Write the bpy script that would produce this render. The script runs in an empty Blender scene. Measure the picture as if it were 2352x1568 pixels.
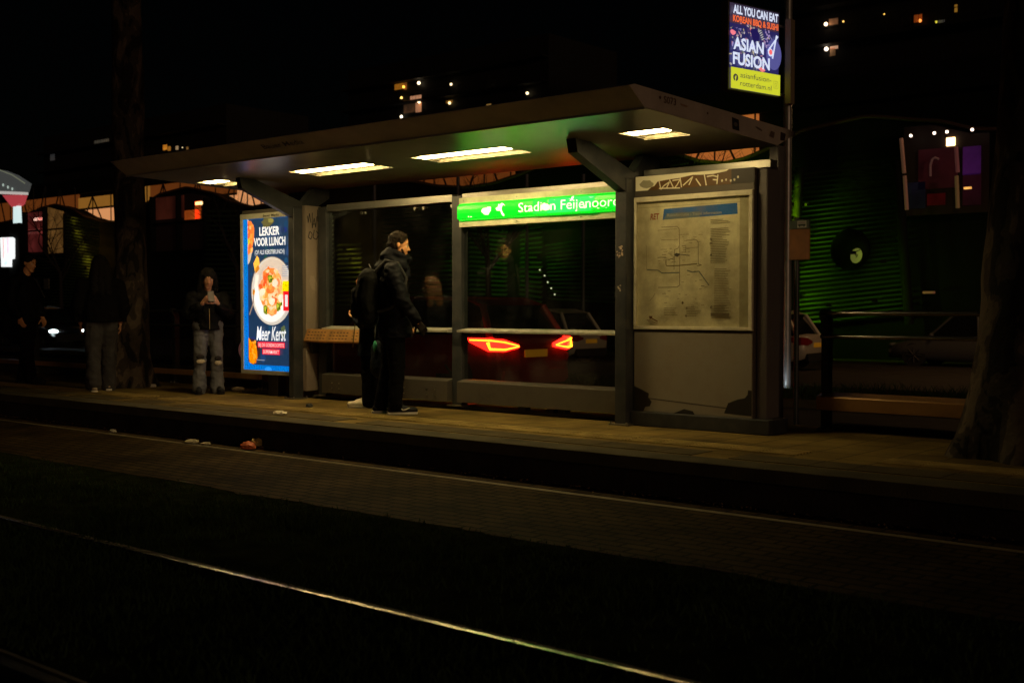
import bpy, bmesh, math, random
from mathutils import Vector, Matrix, noise, Quaternion
S = bpy.context.scene
R = math.radians
rnd = random.Random(7)

# ------------------------------------------------------------ camera, world, sun, exposure
HP = .27                                   # platform height above the track bed
EYE = Vector((0, 0, 1.34))
YAW, PITCH, FPX = R(40.3687), R(-1.676), 2700.0
FW = Vector((-math.sin(YAW)*math.cos(PITCH), math.cos(YAW)*math.cos(PITCH), math.sin(PITCH)))
RT = Vector((math.cos(YAW), math.sin(YAW), 0)); UP = RT.cross(FW)
cam_d = bpy.data.cameras.new('camera'); cam = bpy.data.objects.new('camera', cam_d)
S.collection.objects.link(cam); S.camera = cam
cam.matrix_world = Matrix((RT, UP, -FW)).transposed().to_4x4(); cam.location = EYE
cam_d.sensor_width = 36; cam_d.lens = 36*FPX/2352; cam_d.clip_end = 2000
cam_d.dof.use_dof = True; cam_d.dof.focus_distance = 12.0; cam_d.dof.aperture_fstop = 2.8

W = bpy.data.worlds.new('World'); S.world = W; W.use_nodes = True
nt = W.node_tree; bg = nt.nodes['Background']
sky = nt.nodes.new('ShaderNodeTexSky'); sky.sky_type = 'NISHITA'; sky.sun_disc = False
sky.sun_elevation = R(7); sky.sun_rotation = R(113)
nt.links.new(sky.outputs[0], bg.inputs[0]); bg.inputs[1].default_value = .00012
sun_d = bpy.data.lights.new('street_glow', 'SUN'); sun_d.energy = .18; sun_d.angle = R(6); sun_d.color = (1, .60, .34)
sun = bpy.data.objects.new('street_glow', sun_d); S.collection.objects.link(sun)
sun.rotation_euler = Vector((1, -.42, .13)).to_track_quat('Z', 'Y').to_euler()
S.view_settings.view_transform = 'Standard'; S.view_settings.look = 'None'; S.view_settings.exposure = 0; S.view_settings.gamma = 1
S.render.engine = 'CYCLES'

def at(x, y, Y):
    """world point on the vertical plane Y=const seen at photo position x,y (2352 px wide)"""
    d = FW + RT*((x-1176)/FPX) + UP*((784-y)/FPX)
    return EYE + d*(Y/d.y)
def atz(x, y, z):
    d = FW + RT*((x-1176)/FPX) + UP*((784-y)/FPX)
    return EYE + d*((z-EYE.z)/d.z)

# ------------------------------------------------------------ materials
MATS = {}
def mat(name, col=(.5, .5, .5), rough=.6, metal=0, emit=None, es=1, var=0, vs=8, bump=0, bs=40, dirt=None, dscale=3, damt=.5, trans=0, alpha=1, spec=.5, attr=False, coat=0):
    if name in MATS: return MATS[name]
    m = bpy.data.materials.new(name); m.use_nodes = True; n = m.node_tree.nodes; l = m.node_tree.links
    b = n['Principled BSDF']
    b.inputs['Roughness'].default_value = rough; b.inputs['Metallic'].default_value = metal
    b.inputs['Specular IOR Level'].default_value = spec
    b.inputs['Coat Weight'].default_value = coat
    tc = n.new('ShaderNodeTexCoord')
    out = None
    if attr:
        a = n.new('ShaderNodeVertexColor'); a.layer_name = 'Col'; out = a.outputs[0]
    else:
        c = n.new('ShaderNodeRGB'); c.outputs[0].default_value = (*col, 1); out = c.outputs[0]
    if var:
        t = n.new('ShaderNodeTexNoise'); t.inputs['Scale'].default_value = vs; t.inputs['Detail'].default_value = 6
        l.new(tc.outputs['Object'], t.inputs['Vector'])
        mr = n.new('ShaderNodeMapRange'); mr.inputs[1].default_value = .3; mr.inputs[2].default_value = .7
        mr.inputs[3].default_value = 1-var; mr.inputs[4].default_value = 1+var; l.new(t.outputs[0], mr.inputs[0])
        mx = n.new('ShaderNodeMix'); mx.data_type = 'RGBA'; mx.blend_type = 'MULTIPLY'; mx.inputs[0].default_value = 1
        l.new(out, mx.inputs[6]); l.new(mr.outputs[0], mx.inputs[7]); out = mx.outputs[2]
    if dirt:
        t = n.new('ShaderNodeTexNoise'); t.inputs['Scale'].default_value = dscale; t.inputs['Detail'].default_value = 9; t.inputs['Roughness'].default_value = .65
        l.new(tc.outputs['Object'], t.inputs['Vector'])
        mr = n.new('ShaderNodeMapRange'); mr.inputs[1].default_value = .42; mr.inputs[2].default_value = .68
        mr.inputs[3].default_value = 0; mr.inputs[4].default_value = damt; l.new(t.outputs[0], mr.inputs[0])
        mx = n.new('ShaderNodeMix'); mx.data_type = 'RGBA'; l.new(mr.outputs[0], mx.inputs[0])
        l.new(out, mx.inputs[6]); mx.inputs[7].default_value = (*dirt, 1); out = mx.outputs[2]
    l.new(out, b.inputs['Base Color'])
    if emit is not None:
        if emit == 'col': l.new(out, b.inputs['Emission Color'])
        else: b.inputs['Emission Color'].default_value = (*emit, 1)
        b.inputs['Emission Strength'].default_value = es
    if trans: b.inputs['Transmission Weight'].default_value = trans
    if alpha < 1: b.inputs['Alpha'].default_value = alpha
    if bump:
        t = n.new('ShaderNodeTexNoise'); t.inputs['Scale'].default_value = bs; t.inputs['Detail'].default_value = 5
        l.new(tc.outputs['Object'], t.inputs['Vector'])
        bp = n.new('ShaderNodeBump'); bp.inputs['Strength'].default_value = bump; bp.inputs['Distance'].default_value = .02
        l.new(t.outputs[0], bp.inputs['Height']); l.new(bp.outputs[0], b.inputs['Normal'])
    MATS[name] = m; return m

def glass_mat(name, tint=(.9, .95, .93), refl=.03, grime=.006, gcol=(.5, .48, .42)):
    """thin sheet: see-through with a fresnel-like reflection and faint grime"""
    m = bpy.data.materials.new(name); m.use_nodes = True; n = m.node_tree.nodes; l = m.node_tree.links
    n.clear(); o = n.new('ShaderNodeOutputMaterial')
    tr = n.new('ShaderNodeBsdfTransparent'); tr.inputs[0].default_value = (*tint, 1)
    gl = n.new('ShaderNodeBsdfGlossy'); gl.inputs['Roughness'].default_value = .02; gl.inputs[0].default_value = (1, 1, 1, 1)
    df_ = n.new('ShaderNodeBsdfDiffuse'); df_.inputs[0].default_value = (*gcol, 1); tl_ = n.new('ShaderNodeBsdfTranslucent'); tl_.inputs[0].default_value = (*gcol, 1)
    df = n.new('ShaderNodeMixShader'); df.inputs[0].default_value = .6; l.new(df_.outputs[0], df.inputs[1]); l.new(tl_.outputs[0], df.inputs[2])
    lw = n.new('ShaderNodeLayerWeight'); lw.inputs[0].default_value = .35
    mr = n.new('ShaderNodeMapRange'); mr.inputs[3].default_value = refl; mr.inputs[4].default_value = .26; l.new(lw.outputs['Fresnel'], mr.inputs[0])
    m1 = n.new('ShaderNodeMixShader'); l.new(mr.outputs[0], m1.inputs[0]); l.new(tr.outputs[0], m1.inputs[1]); l.new(gl.outputs[0], m1.inputs[2])
    tc = n.new('ShaderNodeTexCoord'); t = n.new('ShaderNodeTexNoise'); t.inputs['Scale'].default_value = 3; t.inputs['Detail'].default_value = 8
    l.new(tc.outputs['Object'], t.inputs['Vector'])
    g = n.new('ShaderNodeMapRange'); g.inputs[1].default_value = .45; g.inputs[2].default_value = .75; g.inputs[3].default_value = grime*.4; g.inputs[4].default_value = grime*3
    l.new(t.outputs[0], g.inputs[0])
    m2 = n.new('ShaderNodeMixShader'); l.new(g.outputs[0], m2.inputs[0]); l.new(m1.outputs[0], m2.inputs[1]); l.new(df.outputs[0], m2.inputs[2])
    l.new(m2.outputs[0], o.inputs[0]); MATS[name] = m; return m

# ------------------------------------------------------------ mesh helpers
class MB:
    def __init__(s): s.v = []; s.f = []; s.mi = []; s.sm = []; s.c = []
    def add(s, vs, fs, mi=0, sm=False, col=None):
        o = len(s.v); s.v += [tuple(p) for p in vs]
        for f in fs: s.f.append([i+o for i in f]); s.mi.append(mi); s.sm.append(sm); s.c.append(col)
    def box(s, x0, x1, y0, y1, z0, z1, mi=0, M=None):
        P = [Vector((x, y, z)) for z in (z0, z1) for y in (y0, y1) for x in (x0, x1)]
        if M: P = [M @ p for p in P]
        s.add(P, [(0, 2, 3, 1), (4, 5, 7, 6), (0, 1, 5, 4), (2, 6, 7, 3), (0, 4, 6, 2), (1, 3, 7, 5)], mi)
    def quad(s, a, b, c, d, mi=0): s.add([a, b, c, d], [(0, 1, 2, 3)], mi)
    def prism(s, poly, ax, a0, a1, mi=0, sm=False):
        """poly of 2-D points in the plane perpendicular to axis ax, extruded a0..a1"""
        n = len(poly)
        def P(u, v, a): return (a, u, v) if ax == 0 else ((u, a, v) if ax == 1 else (u, v, a))
        vs = [P(u, v, a0) for u, v in poly]+[P(u, v, a1) for u, v in poly]
        s.add(vs, [tuple(range(n))[::-1], tuple(range(n, 2*n))], mi)
        s.add(vs, [(i, (i+1) % n, n+(i+1) % n, n+i) for i in range(n)], mi, sm)
    def tube(s, pts, rad, seg=8, mi=0, caps=True, sm=True):
        pts = [Vector(p) for p in pts]; n = len(pts)
        if not hasattr(rad, '__len__'): rad = [rad]*n
        vs = []; ref = None
        for i, p in enumerate(pts):
            d = (pts[min(i+1, n-1)]-pts[max(i-1, 0)]).normalized()
            if ref is None: ref = Vector((0, 0, 1)) if abs(d.z) < .9 else Vector((1, 0, 0))
            a = d.cross(ref).normalized(); b = d.cross(a).normalized(); ref = -b if b.length else ref; ref = a.cross(d)
            for k in range(seg):
                t = 2*math.pi*k/seg; vs.append(p+a*math.cos(t)*rad[i]+b*math.sin(t)*rad[i])
        fs = [(i*seg+k, i*seg+(k+1) % seg, (i+1)*seg+(k+1) % seg, (i+1)*seg+k) for i in range(n-1) for k in range(seg)]
        s.add(vs, fs, mi, sm)
        if caps: s.add(vs, [tuple(range(seg))[::-1], tuple(range((n-1)*seg, n*seg))], mi)
    def ball(s, c, r, mi=0, seg=12, rings=8, M=None, sm=True):
        r = Vector(r) if hasattr(r, '__len__') else Vector((r, r, r)); c = Vector(c)
        vs = []
        for i in range(rings+1):
            ph = math.pi*i/rings
            for k in range(seg):
                t = 2*math.pi*k/seg
                p = Vector((r.x*math.sin(ph)*math.cos(t), r.y*math.sin(ph)*math.sin(t), r.z*math.cos(ph)))
                if M: p = M @ p
                vs.append(c+p)
        fs = [(i*seg+k, (i+1)*seg+k, (i+1)*seg+(k+1) % seg, i*seg+(k+1) % seg) for i in range(rings) for k in range(seg)]
        s.add(vs, fs, mi, sm)
    def build(s, name, mats, parent=None, bevel=0, M=None):
        me = bpy.data.meshes.new(name); V = s.v
        if M: V = [M @ Vector(p) for p in V]
        me.from_pydata([tuple(p) for p in V], [], s.f)
        if not isinstance(mats, (list, tuple)): mats = [mats]
        for m in mats: me.materials.append(m)
        me.polygons.foreach_set('material_index', s.mi); me.polygons.foreach_set('use_smooth', s.sm)
        if any(c is not None for c in s.c):
            ca = me.color_attributes.new('Col', 'FLOAT_COLOR', 'CORNER'); buf = []
            for f, c in zip(s.f, s.c): buf += list((*(c or (0, 0, 0)), 1))*len(f)
            ca.data.foreach_set('color', buf)
        me.update()
        o = bpy.data.objects.new(name, me); S.collection.objects.link(o)
        if parent: o.parent = parent
        if bevel:
            b = o.modifiers.new('bevel', 'BEVEL'); b.width = bevel; b.segments = 2; b.limit_method = 'ANGLE'; b.angle_limit = R(40)
        return o

def tag(o, label=None, cat=None, group=None, kind=None):
    if label: o['label'] = label
    if cat: o['category'] = cat
    if group: o['group'] = group
    if kind: o['kind'] = kind
    return o
def thing(name, label, cat, loc=(0, 0, 0), rz=0, group=None):
    o = bpy.data.objects.new(name, None); S.collection.objects.link(o); o.location = loc; o.rotation_euler = (0, 0, rz)
    o.empty_display_size = .1
    return tag(o, label, cat, group)
def put(mb, name, m, parent, bevel=0):
    """build a part given in WORLD coordinates under a thing whose empty sits anywhere"""
    r = parent
    while r.parent: r = r.parent
    M = (Matrix.Translation(r.location) @ r.rotation_euler.to_matrix().to_4x4()).inverted()
    return mb.build(name, m, parent, bevel, M)
def copy_tree(o, parent=None):
    kids = [k for k in bpy.data.objects if k.parent == o]
    c = o.copy(); S.collection.objects.link(c)
    if parent: c.parent = parent
    for k in kids: copy_tree(k, c)
    return c

def text_polys(txt, bold=0):
    cu = bpy.data.curves.new('t', 'FONT'); cu.body = txt; cu.size = 1; cu.offset = bold; cu.resolution_u = 3; cu.align_x = 'LEFT'
    o = bpy.data.objects.new('t', cu); S.collection.objects.link(o)
    dg = bpy.context.evaluated_depsgraph_get(); me = bpy.data.meshes.new_from_object(o.evaluated_get(dg))
    vs = [(v.co.x, v.co.y) for v in me.vertices]; fs = [tuple(p.vertices) for p in me.polygons]
    bpy.data.objects.remove(o); bpy.data.curves.remove(cu); bpy.data.meshes.remove(me)
    return vs, fs
class Art:
    """flat printed design: polygons and lettering with their own colours on one sheet (u right, v up, 0..w, 0..h)"""
    def __init__(s, org, u, v, n): s.o = Vector(org); s.u = Vector(u).normalized(); s.v = Vector(v).normalized(); s.n = Vector(n).normalized(); s.mb = MB(); s.k = 0; s.step = .00007
    def P(s, x, y): return s.o+s.u*x+s.v*y+s.n*(s.k*s.step)
    def poly(s, pts, col): s.k += 1; s.mb.add([s.P(*p) for p in pts], [tuple(range(len(pts)))], 0, False, col)
    def rect(s, x0, y0, x1, y1, col): s.poly([(x0, y0), (x1, y0), (x1, y1), (x0, y1)], col)
    def ell(s, cx, cy, rx, ry, col, rot=0, n=28, wob=0):
        c, q = math.cos(rot), math.sin(rot); P = []
        for i in range(n):
            t = 2*math.pi*i/n; k = 1+(rnd.uniform(-wob, wob) if wob else 0); a, b = rx*k*math.cos(t), ry*k*math.sin(t)
            P.append((cx+a*c-b*q, cy+a*q+b*c))
        s.poly(P, col)
    def line(s, pts, w, col):
        s.k += 1
        for (x0, y0), (x1, y1) in zip(pts, pts[1:]):
            L = math.hypot(x1-x0, y1-y0) or 1; nx, ny = -(y1-y0)/L*w/2, (x1-x0)/L*w/2
            s.mb.add([s.P(x0+nx, y0+ny), s.P(x0-nx, y0-ny), s.P(x1-nx, y1-ny), s.P(x1+nx, y1+ny)], [(0, 1, 2, 3)], 0, False, col)
    def text(s, txt, x, y, h, w, col, bold=0, slant=0):
        """cap height h, fitted to width w"""
        s.k += 1; vs, fs = text_polys(txt, bold); xs = [p[0] for p in vs]; x0, x1 = min(xs), max(xs); kx = w/(x1-x0); ky = h/.7
        s.mb.add([s.P(x+(a-x0)*kx+b*slant*ky, y+b*ky) for a, b in vs], fs, 0, False, col)
    def build(s, name, m, parent): return put(s.mb, name, m, parent)

class Blob:
    """overlapping capsules and ellipsoids fused into ONE continuous skin"""
    def __init__(s): s.mb = MB()
    def cap(s, p0, r0, p1, r1, sq=None, seg=14):
        p0, p1 = Vector(p0), Vector(p1); d = (p1-p0); L = d.length; d = d.normalized() if L > 1e-6 else Vector((0, 0, 1))
        q = d.to_track_quat('Z', 'Y').to_matrix(); vs = []; n = 5
        prof = [(-r0*math.cos(math.pi/2*i/n), r0*math.sin(math.pi/2*i/n)) for i in range(n+1)]+[(L+r1*math.sin(math.pi/2*i/n), r1*math.cos(math.pi/2*i/n)) for i in range(n+1)]
        for z, r in prof:
            for k in range(seg):
                t = 2*math.pi*k/seg; o = Vector((max(r, 1e-4)*math.cos(t), max(r, 1e-4)*math.sin(t), 0)); w = q @ o
                if sq: a = Vector(sq[0]).normalized(); w = w-a*(w.dot(a))*(1-sq[1])
                vs.append(p0+d*z+w)
        m = len(prof)
        s.mb.add(vs, [(i*seg+k, i*seg+(k+1) % seg, (i+1)*seg+(k+1) % seg, (i+1)*seg+k) for i in range(m-1) for k in range(seg)]+[tuple(range(seg))[::-1], tuple(range((m-1)*seg, m*seg))])
        return s
    def chain(s, pts, sq=None):
        for (a, ra), (b, rb) in zip(pts, pts[1:]): s.cap(a, ra, b, rb, sq)
        return s
    def ell(s, c, r, rot=None):
        s.mb.ball(c, r, seg=18, rings=12, M=rot); return s
    def skin(s, name, m, parent, voxel=.012, smooth=4, wr=0, ws=7, stretch=(1, 1, 1), zcut=None):
        me = bpy.data.meshes.new('tmp'); me.from_pydata(s.mb.v, [], s.mb.f); me.update()
        bm = bmesh.new(); bm.from_mesh(me); bmesh.ops.remove_doubles(bm, verts=bm.verts, dist=1e-5); bmesh.ops.recalc_face_normals(bm, faces=bm.faces); bm.to_mesh(me); bm.free()
        o = bpy.data.objects.new('tmp', me); S.collection.objects.link(o)
        r = o.modifiers.new('r', 'REMESH'); r.mode = 'VOXEL'; r.voxel_size = voxel; r.use_smooth_shade = True
        sm = o.modifiers.new('s', 'SMOOTH'); sm.factor = .5; sm.iterations = smooth
        dg = bpy.context.evaluated_depsgraph_get(); out = bpy.data.meshes.new_from_object(o.evaluated_get(dg)); bpy.data.objects.remove(o)
        if wr:
            nor = [v.normal.copy() for v in out.vertices]
            for v, nn in zip(out.vertices, nor):
                p = Vector((v.co.x*ws*stretch[0], v.co.y*ws*stretch[1], v.co.z*ws*stretch[2]))
                k = noise.noise(p)+.5*noise.noise(p*2.3+Vector((3, 1, 2))); k2 = 1-abs(noise.noise(p*1.4+Vector((9, 4, 7))))*2
                v.co += nn*wr*(k*.7+k2*.5-.3)
        if zcut is not None:
            bm = bmesh.new(); bm.from_mesh(out); r_ = bmesh.ops.bisect_plane(bm, geom=bm.verts[:]+bm.edges[:]+bm.faces[:], plane_co=(0, 0, zcut), plane_no=(0, 0, 1), clear_inner=True)
            ed = [e for e in r_['geom_cut'] if isinstance(e, bmesh.types.BMEdge)]; q = bmesh.ops.extrude_edge_only(bm, edges=ed); vv = [v for v in q['geom'] if isinstance(v, bmesh.types.BMVert)]
            cx = sum((v.co for v in vv), Vector())/max(1, len(vv))
            for v in vv: v.co = Vector((cx.x+(v.co.x-cx.x)*.86, cx.y+(v.co.y-cx.y)*.86, v.co.z+.01))
            bm.to_mesh(out); bm.free()
        for p in out.polygons: p.use_smooth = True
        out.name = name; out.materials.clear(); out.materials.append(m) if not isinstance(m, (list, tuple)) else [out.materials.append(q) for q in m]
        ob = bpy.data.objects.new(name, out); S.collection.objects.link(ob); ob.parent = parent
        return ob

# ------------------------------------------------------------ the setting
def brick_mat(name, c1, c2, mortar, scale, bw=.5, rh=.25, rough=.75, ms=.02, offs=.5):
    m = bpy.data.materials.new(name); m.use_nodes = True; n = m.node_tree.nodes; l = m.node_tree.links; b = n['Principled BSDF']
    tc = n.new('ShaderNodeTexCoord'); br = n.new('ShaderNodeTexBrick'); br.inputs['Scale'].default_value = scale; br.offset = offs
    br.inputs['Color1'].default_value = (*c1, 1); br.inputs['Color2'].default_value = (*c2, 1); br.inputs['Mortar'].default_value = (*mortar, 1)
    br.inputs['Mortar Size'].default_value = ms; br.inputs['Brick Width'].default_value = bw; br.inputs['Row Height'].default_value = rh
    l.new(tc.outputs['Object'], br.inputs['Vector'])
    t = n.new('ShaderNodeTexNoise'); t.inputs['Scale'].default_value = 1.7; t.inputs['Detail'].default_value = 9; l.new(tc.outputs['Object'], t.inputs['Vector'])
    mr = n.new('ShaderNodeMapRange'); mr.inputs[1].default_value = .3; mr.inputs[2].default_value = .7; mr.inputs[3].default_value = .45; mr.inputs[4].default_value = 1.35; l.new(t.outputs[0], mr.inputs[0])
    mx = n.new('ShaderNodeMix'); mx.data_type = 'RGBA'; mx.blend_type = 'MULTIPLY'; mx.inputs[0].default_value = 1
    l.new(br.outputs[0], mx.inputs[6]); l.new(mr.outputs[0], mx.inputs[7]); l.new(mx.outputs[2], b.inputs['Base Color'])
    b.inputs['Roughness'].default_value = rough; b.inputs['Specular IOR Level'].default_value = .03
    ad = n.new('ShaderNodeMath'); ad.operation = 'MULTIPLY_ADD'; ad.inputs[1].default_value = -.8; l.new(br.outputs['Fac'], ad.inputs[0])
    t2 = n.new('ShaderNodeTexNoise'); t2.inputs['Scale'].default_value = 45; l.new(tc.outputs['Object'], t2.inputs['Vector']); l.new(t2.outputs[0], ad.inputs[2])
    bp = n.new('ShaderNodeBump'); bp.inputs['Strength'].default_value = .5; bp.inputs['Distance'].default_value = .01; l.new(ad.outputs[0], bp.inputs['Height']); l.new(bp.outputs[0], b.inputs['Normal'])
    MATS[name] = m; return m
def sheet(name, x0, x1, y0, y1, z, m, kind='structure', z2=None):
    b = MB(); z2 = z if z2 is None else z2
    b.quad((x0, y0, z), (x1, y0, z), (x1, y1, z2), (x0, y1, z2)); o = b.build(name, m); o['kind'] = kind; return o

M_soil = mat('soil', (.02, .017, .010), .9, spec=.1, var=.5, vs=3, bump=.6, bs=30)
M_asph = mat('asphalt', (.05, .044, .038), .75, spec=.25, var=.25, vs=2, bump=.3, bs=160)
M_turf = mat('turf', (.016, .019, .008), 1, spec=0, var=.5, vs=5, bump=.8, bs=50)
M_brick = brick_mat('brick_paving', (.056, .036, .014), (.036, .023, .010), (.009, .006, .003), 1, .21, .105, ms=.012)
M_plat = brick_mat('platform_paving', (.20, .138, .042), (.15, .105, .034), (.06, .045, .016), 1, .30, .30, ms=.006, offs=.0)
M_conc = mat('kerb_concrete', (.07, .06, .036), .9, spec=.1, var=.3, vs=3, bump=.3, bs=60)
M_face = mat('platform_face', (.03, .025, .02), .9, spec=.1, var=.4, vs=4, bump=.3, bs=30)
M_tact = mat('tactile_paving', (.38, .28, .09), .8, spec=.2, var=.35, vs=6, bump=.3, bs=60)
# ground: track bed, road behind the platform, median, lower far street
sheet('ground', -600, 500, -60, 9.8, 0, M_soil)
sheet('road', -600, 500, 9.8, 14.7, -.02, M_asph)
g = MB(); g.quad((-600, 14.7, -.02), (500, 14.7, -.02), (500, 18.6, -.10), (-600, 18.6, -.10)); tag(g.build('median_verge', M_turf), kind='structure')
sheet('far_road', -600, 500, 18.6, 36.2, -.10, M_asph, z2=-.36)
sheet('far_ground', -600, 500, 36.2, 900, -.36, M_asph)
g = MB(); g.box(-200, 60, 14.58, 14.7, -.06, .09); tag(g.build('kerb', M_conc, bevel=.015), kind='structure')
g = MB(); g.box(-200, 60, 18.5, 18.62, -.2, 0); tag(g.build('kerb', M_conc, bevel=.015), kind='structure')
# brick strip under the platform-side track
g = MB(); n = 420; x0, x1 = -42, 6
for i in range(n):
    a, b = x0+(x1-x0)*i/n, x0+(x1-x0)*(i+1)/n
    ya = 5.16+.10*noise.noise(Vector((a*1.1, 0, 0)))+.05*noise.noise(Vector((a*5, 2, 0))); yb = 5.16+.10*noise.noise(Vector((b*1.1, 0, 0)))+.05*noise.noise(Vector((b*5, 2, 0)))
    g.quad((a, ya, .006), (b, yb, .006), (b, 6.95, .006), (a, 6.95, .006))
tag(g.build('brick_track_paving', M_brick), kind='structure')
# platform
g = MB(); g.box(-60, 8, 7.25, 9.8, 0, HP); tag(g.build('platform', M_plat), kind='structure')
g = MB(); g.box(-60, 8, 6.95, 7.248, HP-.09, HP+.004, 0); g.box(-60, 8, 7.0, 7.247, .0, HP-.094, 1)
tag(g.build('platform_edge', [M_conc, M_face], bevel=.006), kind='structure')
g = MB()
for k in range(-200, 27):      # ribbed guide strip, slab by slab
    a = k*.30; z = HP+.002+.002*rnd.random()
    if rnd.random() < .04: continue
    for q in range(6): g.box(a+.004, a+.296, 7.74+q*.05, 7.765+q*.05, HP, z+.006)
tag(g.build('tactile_strip', M_tact), kind='structure')
g = MB()
for k in range(-200, 27):
    a = k*.30
    if rnd.random() < .05: continue
    g.box(a+.003, a+.297, 7.30, 7.595, HP-.01, HP+.0035+.002*rnd.random())
tag(g.build('edge_slabs', mat('edge_slab', (.075, .058, .028), .9, spec=.1, var=.3, vs=3, bump=.2)), kind='structure')
g = MB(); g.box(-60, -12.3, 9.56, 9.70, HP, HP+.10); g.box(-4.55, 8, 9.66, 9.8, HP, HP+.05); g.box(-12.1, -4.9, 9.0, 9.14, HP, HP+.035)
tag(g.build('platform_kerb', M_conc, bevel=.01), kind='structure')

# rails
M_rail = mat('rail_steel', (.92, .84, .66), .25, 1, var=.25, vs=7, dirt=(.08, .05, .03), dscale=5, damt=.85)
M_railside = mat('rail_side', (.06, .04, .03), .8, var=.3)
M_rail2 = mat('rail_worn', (.30, .25, .17), .45, .35, var=.2, vs=7)
def rail(Y, z, label, w=.06, m=None):
    t = thing('tram_rail', label, 'rail', (-8, Y, 0), group='tram rails'); g = MB()
    prof = [(Y-w/2, z-.008), (Y-w/2+.008, z), (Y+w/2-.008, z), (Y+w/2, z-.008), (Y+w/2, z-.05), (Y-w/2, z-.05)]
    for i in range(60): g.prism(prof, 0, -70+i*1.3, -70+(i+1)*1.3-.0015)
    put(g, 'rail_head', m or M_rail, t)
    g = MB(); g.box(-70, 8, Y+w/2+.035, Y+w/2+.055, -.05, z-.012); put(g, 'guard_lip', M_railside, t)
rail(6.65, .014, 'thin steel tram rail in the brick paving nearest the platform', .030, M_rail2)
rail(5.215, .004, 'dull tram rail along the grassy edge of the brick strip', .045, M_railside)
rail(3.478, .035, 'bright steel tram rail shining through the dark grass', .038)
rail(2.075, .030, 'dark rusty tram rail nearest the camera at the bottom left', .066)

# grass between and beside the tracks
def grass(name, regions, n, hmin, hmax, m, z0=0.0, wid=.004):
    vs = []; fs = []
    for (xa, xb, ya, yb, share) in regions:
        for i in range(int(n*share)):
            x = rnd.uniform(xa, xb); y = rnd.uniform(ya, yb)
            dn = noise.noise(Vector((x*.9, y*.9, 4)))
            if y > 5.0 and y < 6 and rnd.random() < (y-5.0)*4.5: continue
            if rnd.random() > .62+dn*1.1: continue
            if abs(y-3.478) < .04 and rnd.random() < (.93 if x < -4.4 else .72): continue
            if abs(y-2.075) < .04 and rnd.random() < .85: continue
            h = rnd.uniform(hmin, hmax)*(1+.6*dn)*(.55 if 4.7 < y < 6 else 1); a = rnd.uniform(0, 6.28); dx, dy = math.cos(a)*wid, math.sin(a)*wid
            lx, ly = rnd.uniform(-1, 1)*h*.8, rnd.uniform(-1, 1)*h*.8
            o = len(vs); vs += [(x-dx, y-dy, z0), (x+dx, y+dy, z0), (x+dx*.6+lx*.4, y+dy*.6+ly*.4, z0+h*.6), (x-dx*.6+lx*.4, y-dy*.6+ly*.4, z0+h*.6), (x+lx, y+ly, z0+h)]
            fs += [(o, o+1, o+2, o+3), (o+3, o+2, o+4)]
    me = bpy.data.meshes.new(name); me.from_pydata(vs, [], fs); me.materials.append(m); me.update()
    ob = bpy.data.objects.new(name, me); S.collection.objects.link(ob); tag(ob, kind='stuff'); return ob
M_grass = mat('grass_blades', (.035, .060, .018), 1, spec=0, var=.4, vs=2.5)
sheet('grass_base', -42, 6, .2, 5.2, .002, M_turf)
o = grass('grass', [(-9, .5, 2.2, 3.6, .40), (-14, 1, 3.4, 5.22, .45), (-30, -12, 3.2, 5.2, .15)], 90000, .02, .065, M_grass)
tag(o, 'short dark grass growing between the tram rails', 'grass')
o = grass('verge_grass', [(-14, -3, 14.8, 18.4, 1)], 16000, .06, .22, M_grass, -.07, .008); tag(o, 'rough grass on the median round the foot of the lamp post', 'grass')
g = MB()   # dry leaves and grit in the paving joint at the platform foot
for i in range(900):
    x = rnd.uniform(-20, -.5); y = 6.93-abs(rnd.gauss(0, .05)); r = rnd.uniform(.004, .016); a = rnd.uniform(0, 6.28)
    P = [Vector((x+math.cos(a+k*1.57)*r*(1 if k % 2 else .6), y+math.sin(a+k*1.57)*r, .009+rnd.uniform(0, .014))) for k in range(4)]
    g.add(P, [(0, 1, 2, 3)])
tag(g.build('leaf_litter', mat('leaf_litter', (.20, .13, .06), .8, var=.6, vs=9)), 'brown leaf scraps and grit along the foot of the platform', 'leaf litter', kind='stuff')

# ------------------------------------------------------------ tram shelter
M_paint = mat('shelter_paint', (.028, .031, .034), .42, 0, var=.2, vs=3, dirt=(.12, .11, .09), dscale=6, damt=.25, bump=.06, bs=60)
M_alu = mat('brushed_aluminium', (.34, .33, .29), .36, .85, var=.15, vs=5, dirt=(.10, .09, .07), dscale=5, damt=.4)
M_roof = mat('roof_panel', (.50, .43, .36), .45, 0, var=.12, vs=2, dirt=(.10, .08, .06), dscale=2.2, damt=.35)
M_ceil = mat('roof_soffit', (.24, .22, .16), .28, 0, var=.18, vs=2.5, dirt=(.14, .11, .06), dscale=3.5, damt=.45, bump=.03, bs=4)
M_trim = mat('roof_trim', (.45, .43, .36), .3, .6)
M_cream = mat('cream_panel', (.68, .64, .46), .5, 0, var=.1, vs=6, dirt=(.16, .12, .06), dscale=5, damt=.4)
M_bolt = mat('bolt', (.5, .48, .42), .3, 1)
M_black = mat('black_gap', (.008, .008, .008), .6)
M_glass = glass_mat('shelter_glass'); M_glass2 = glass_mat('dirty_glass', (.88, .9, .88), .02, .022, (.6, .56, .52))
XR, XL = -4.87, -11.78
sh = thing('tram_shelter', 'long tram stop shelter with flat cantilever roof and glass back wall', 'shelter', (-8.45, 8.9, HP))
z_in = lambda Y: 2.80-.032*(Y-7.23)
LIGHTS = [(-11.55, -11.14), (-9.9, -8.74), (-8.07, -6.91), (-5.64, -5.21)]
g = MB()
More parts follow.
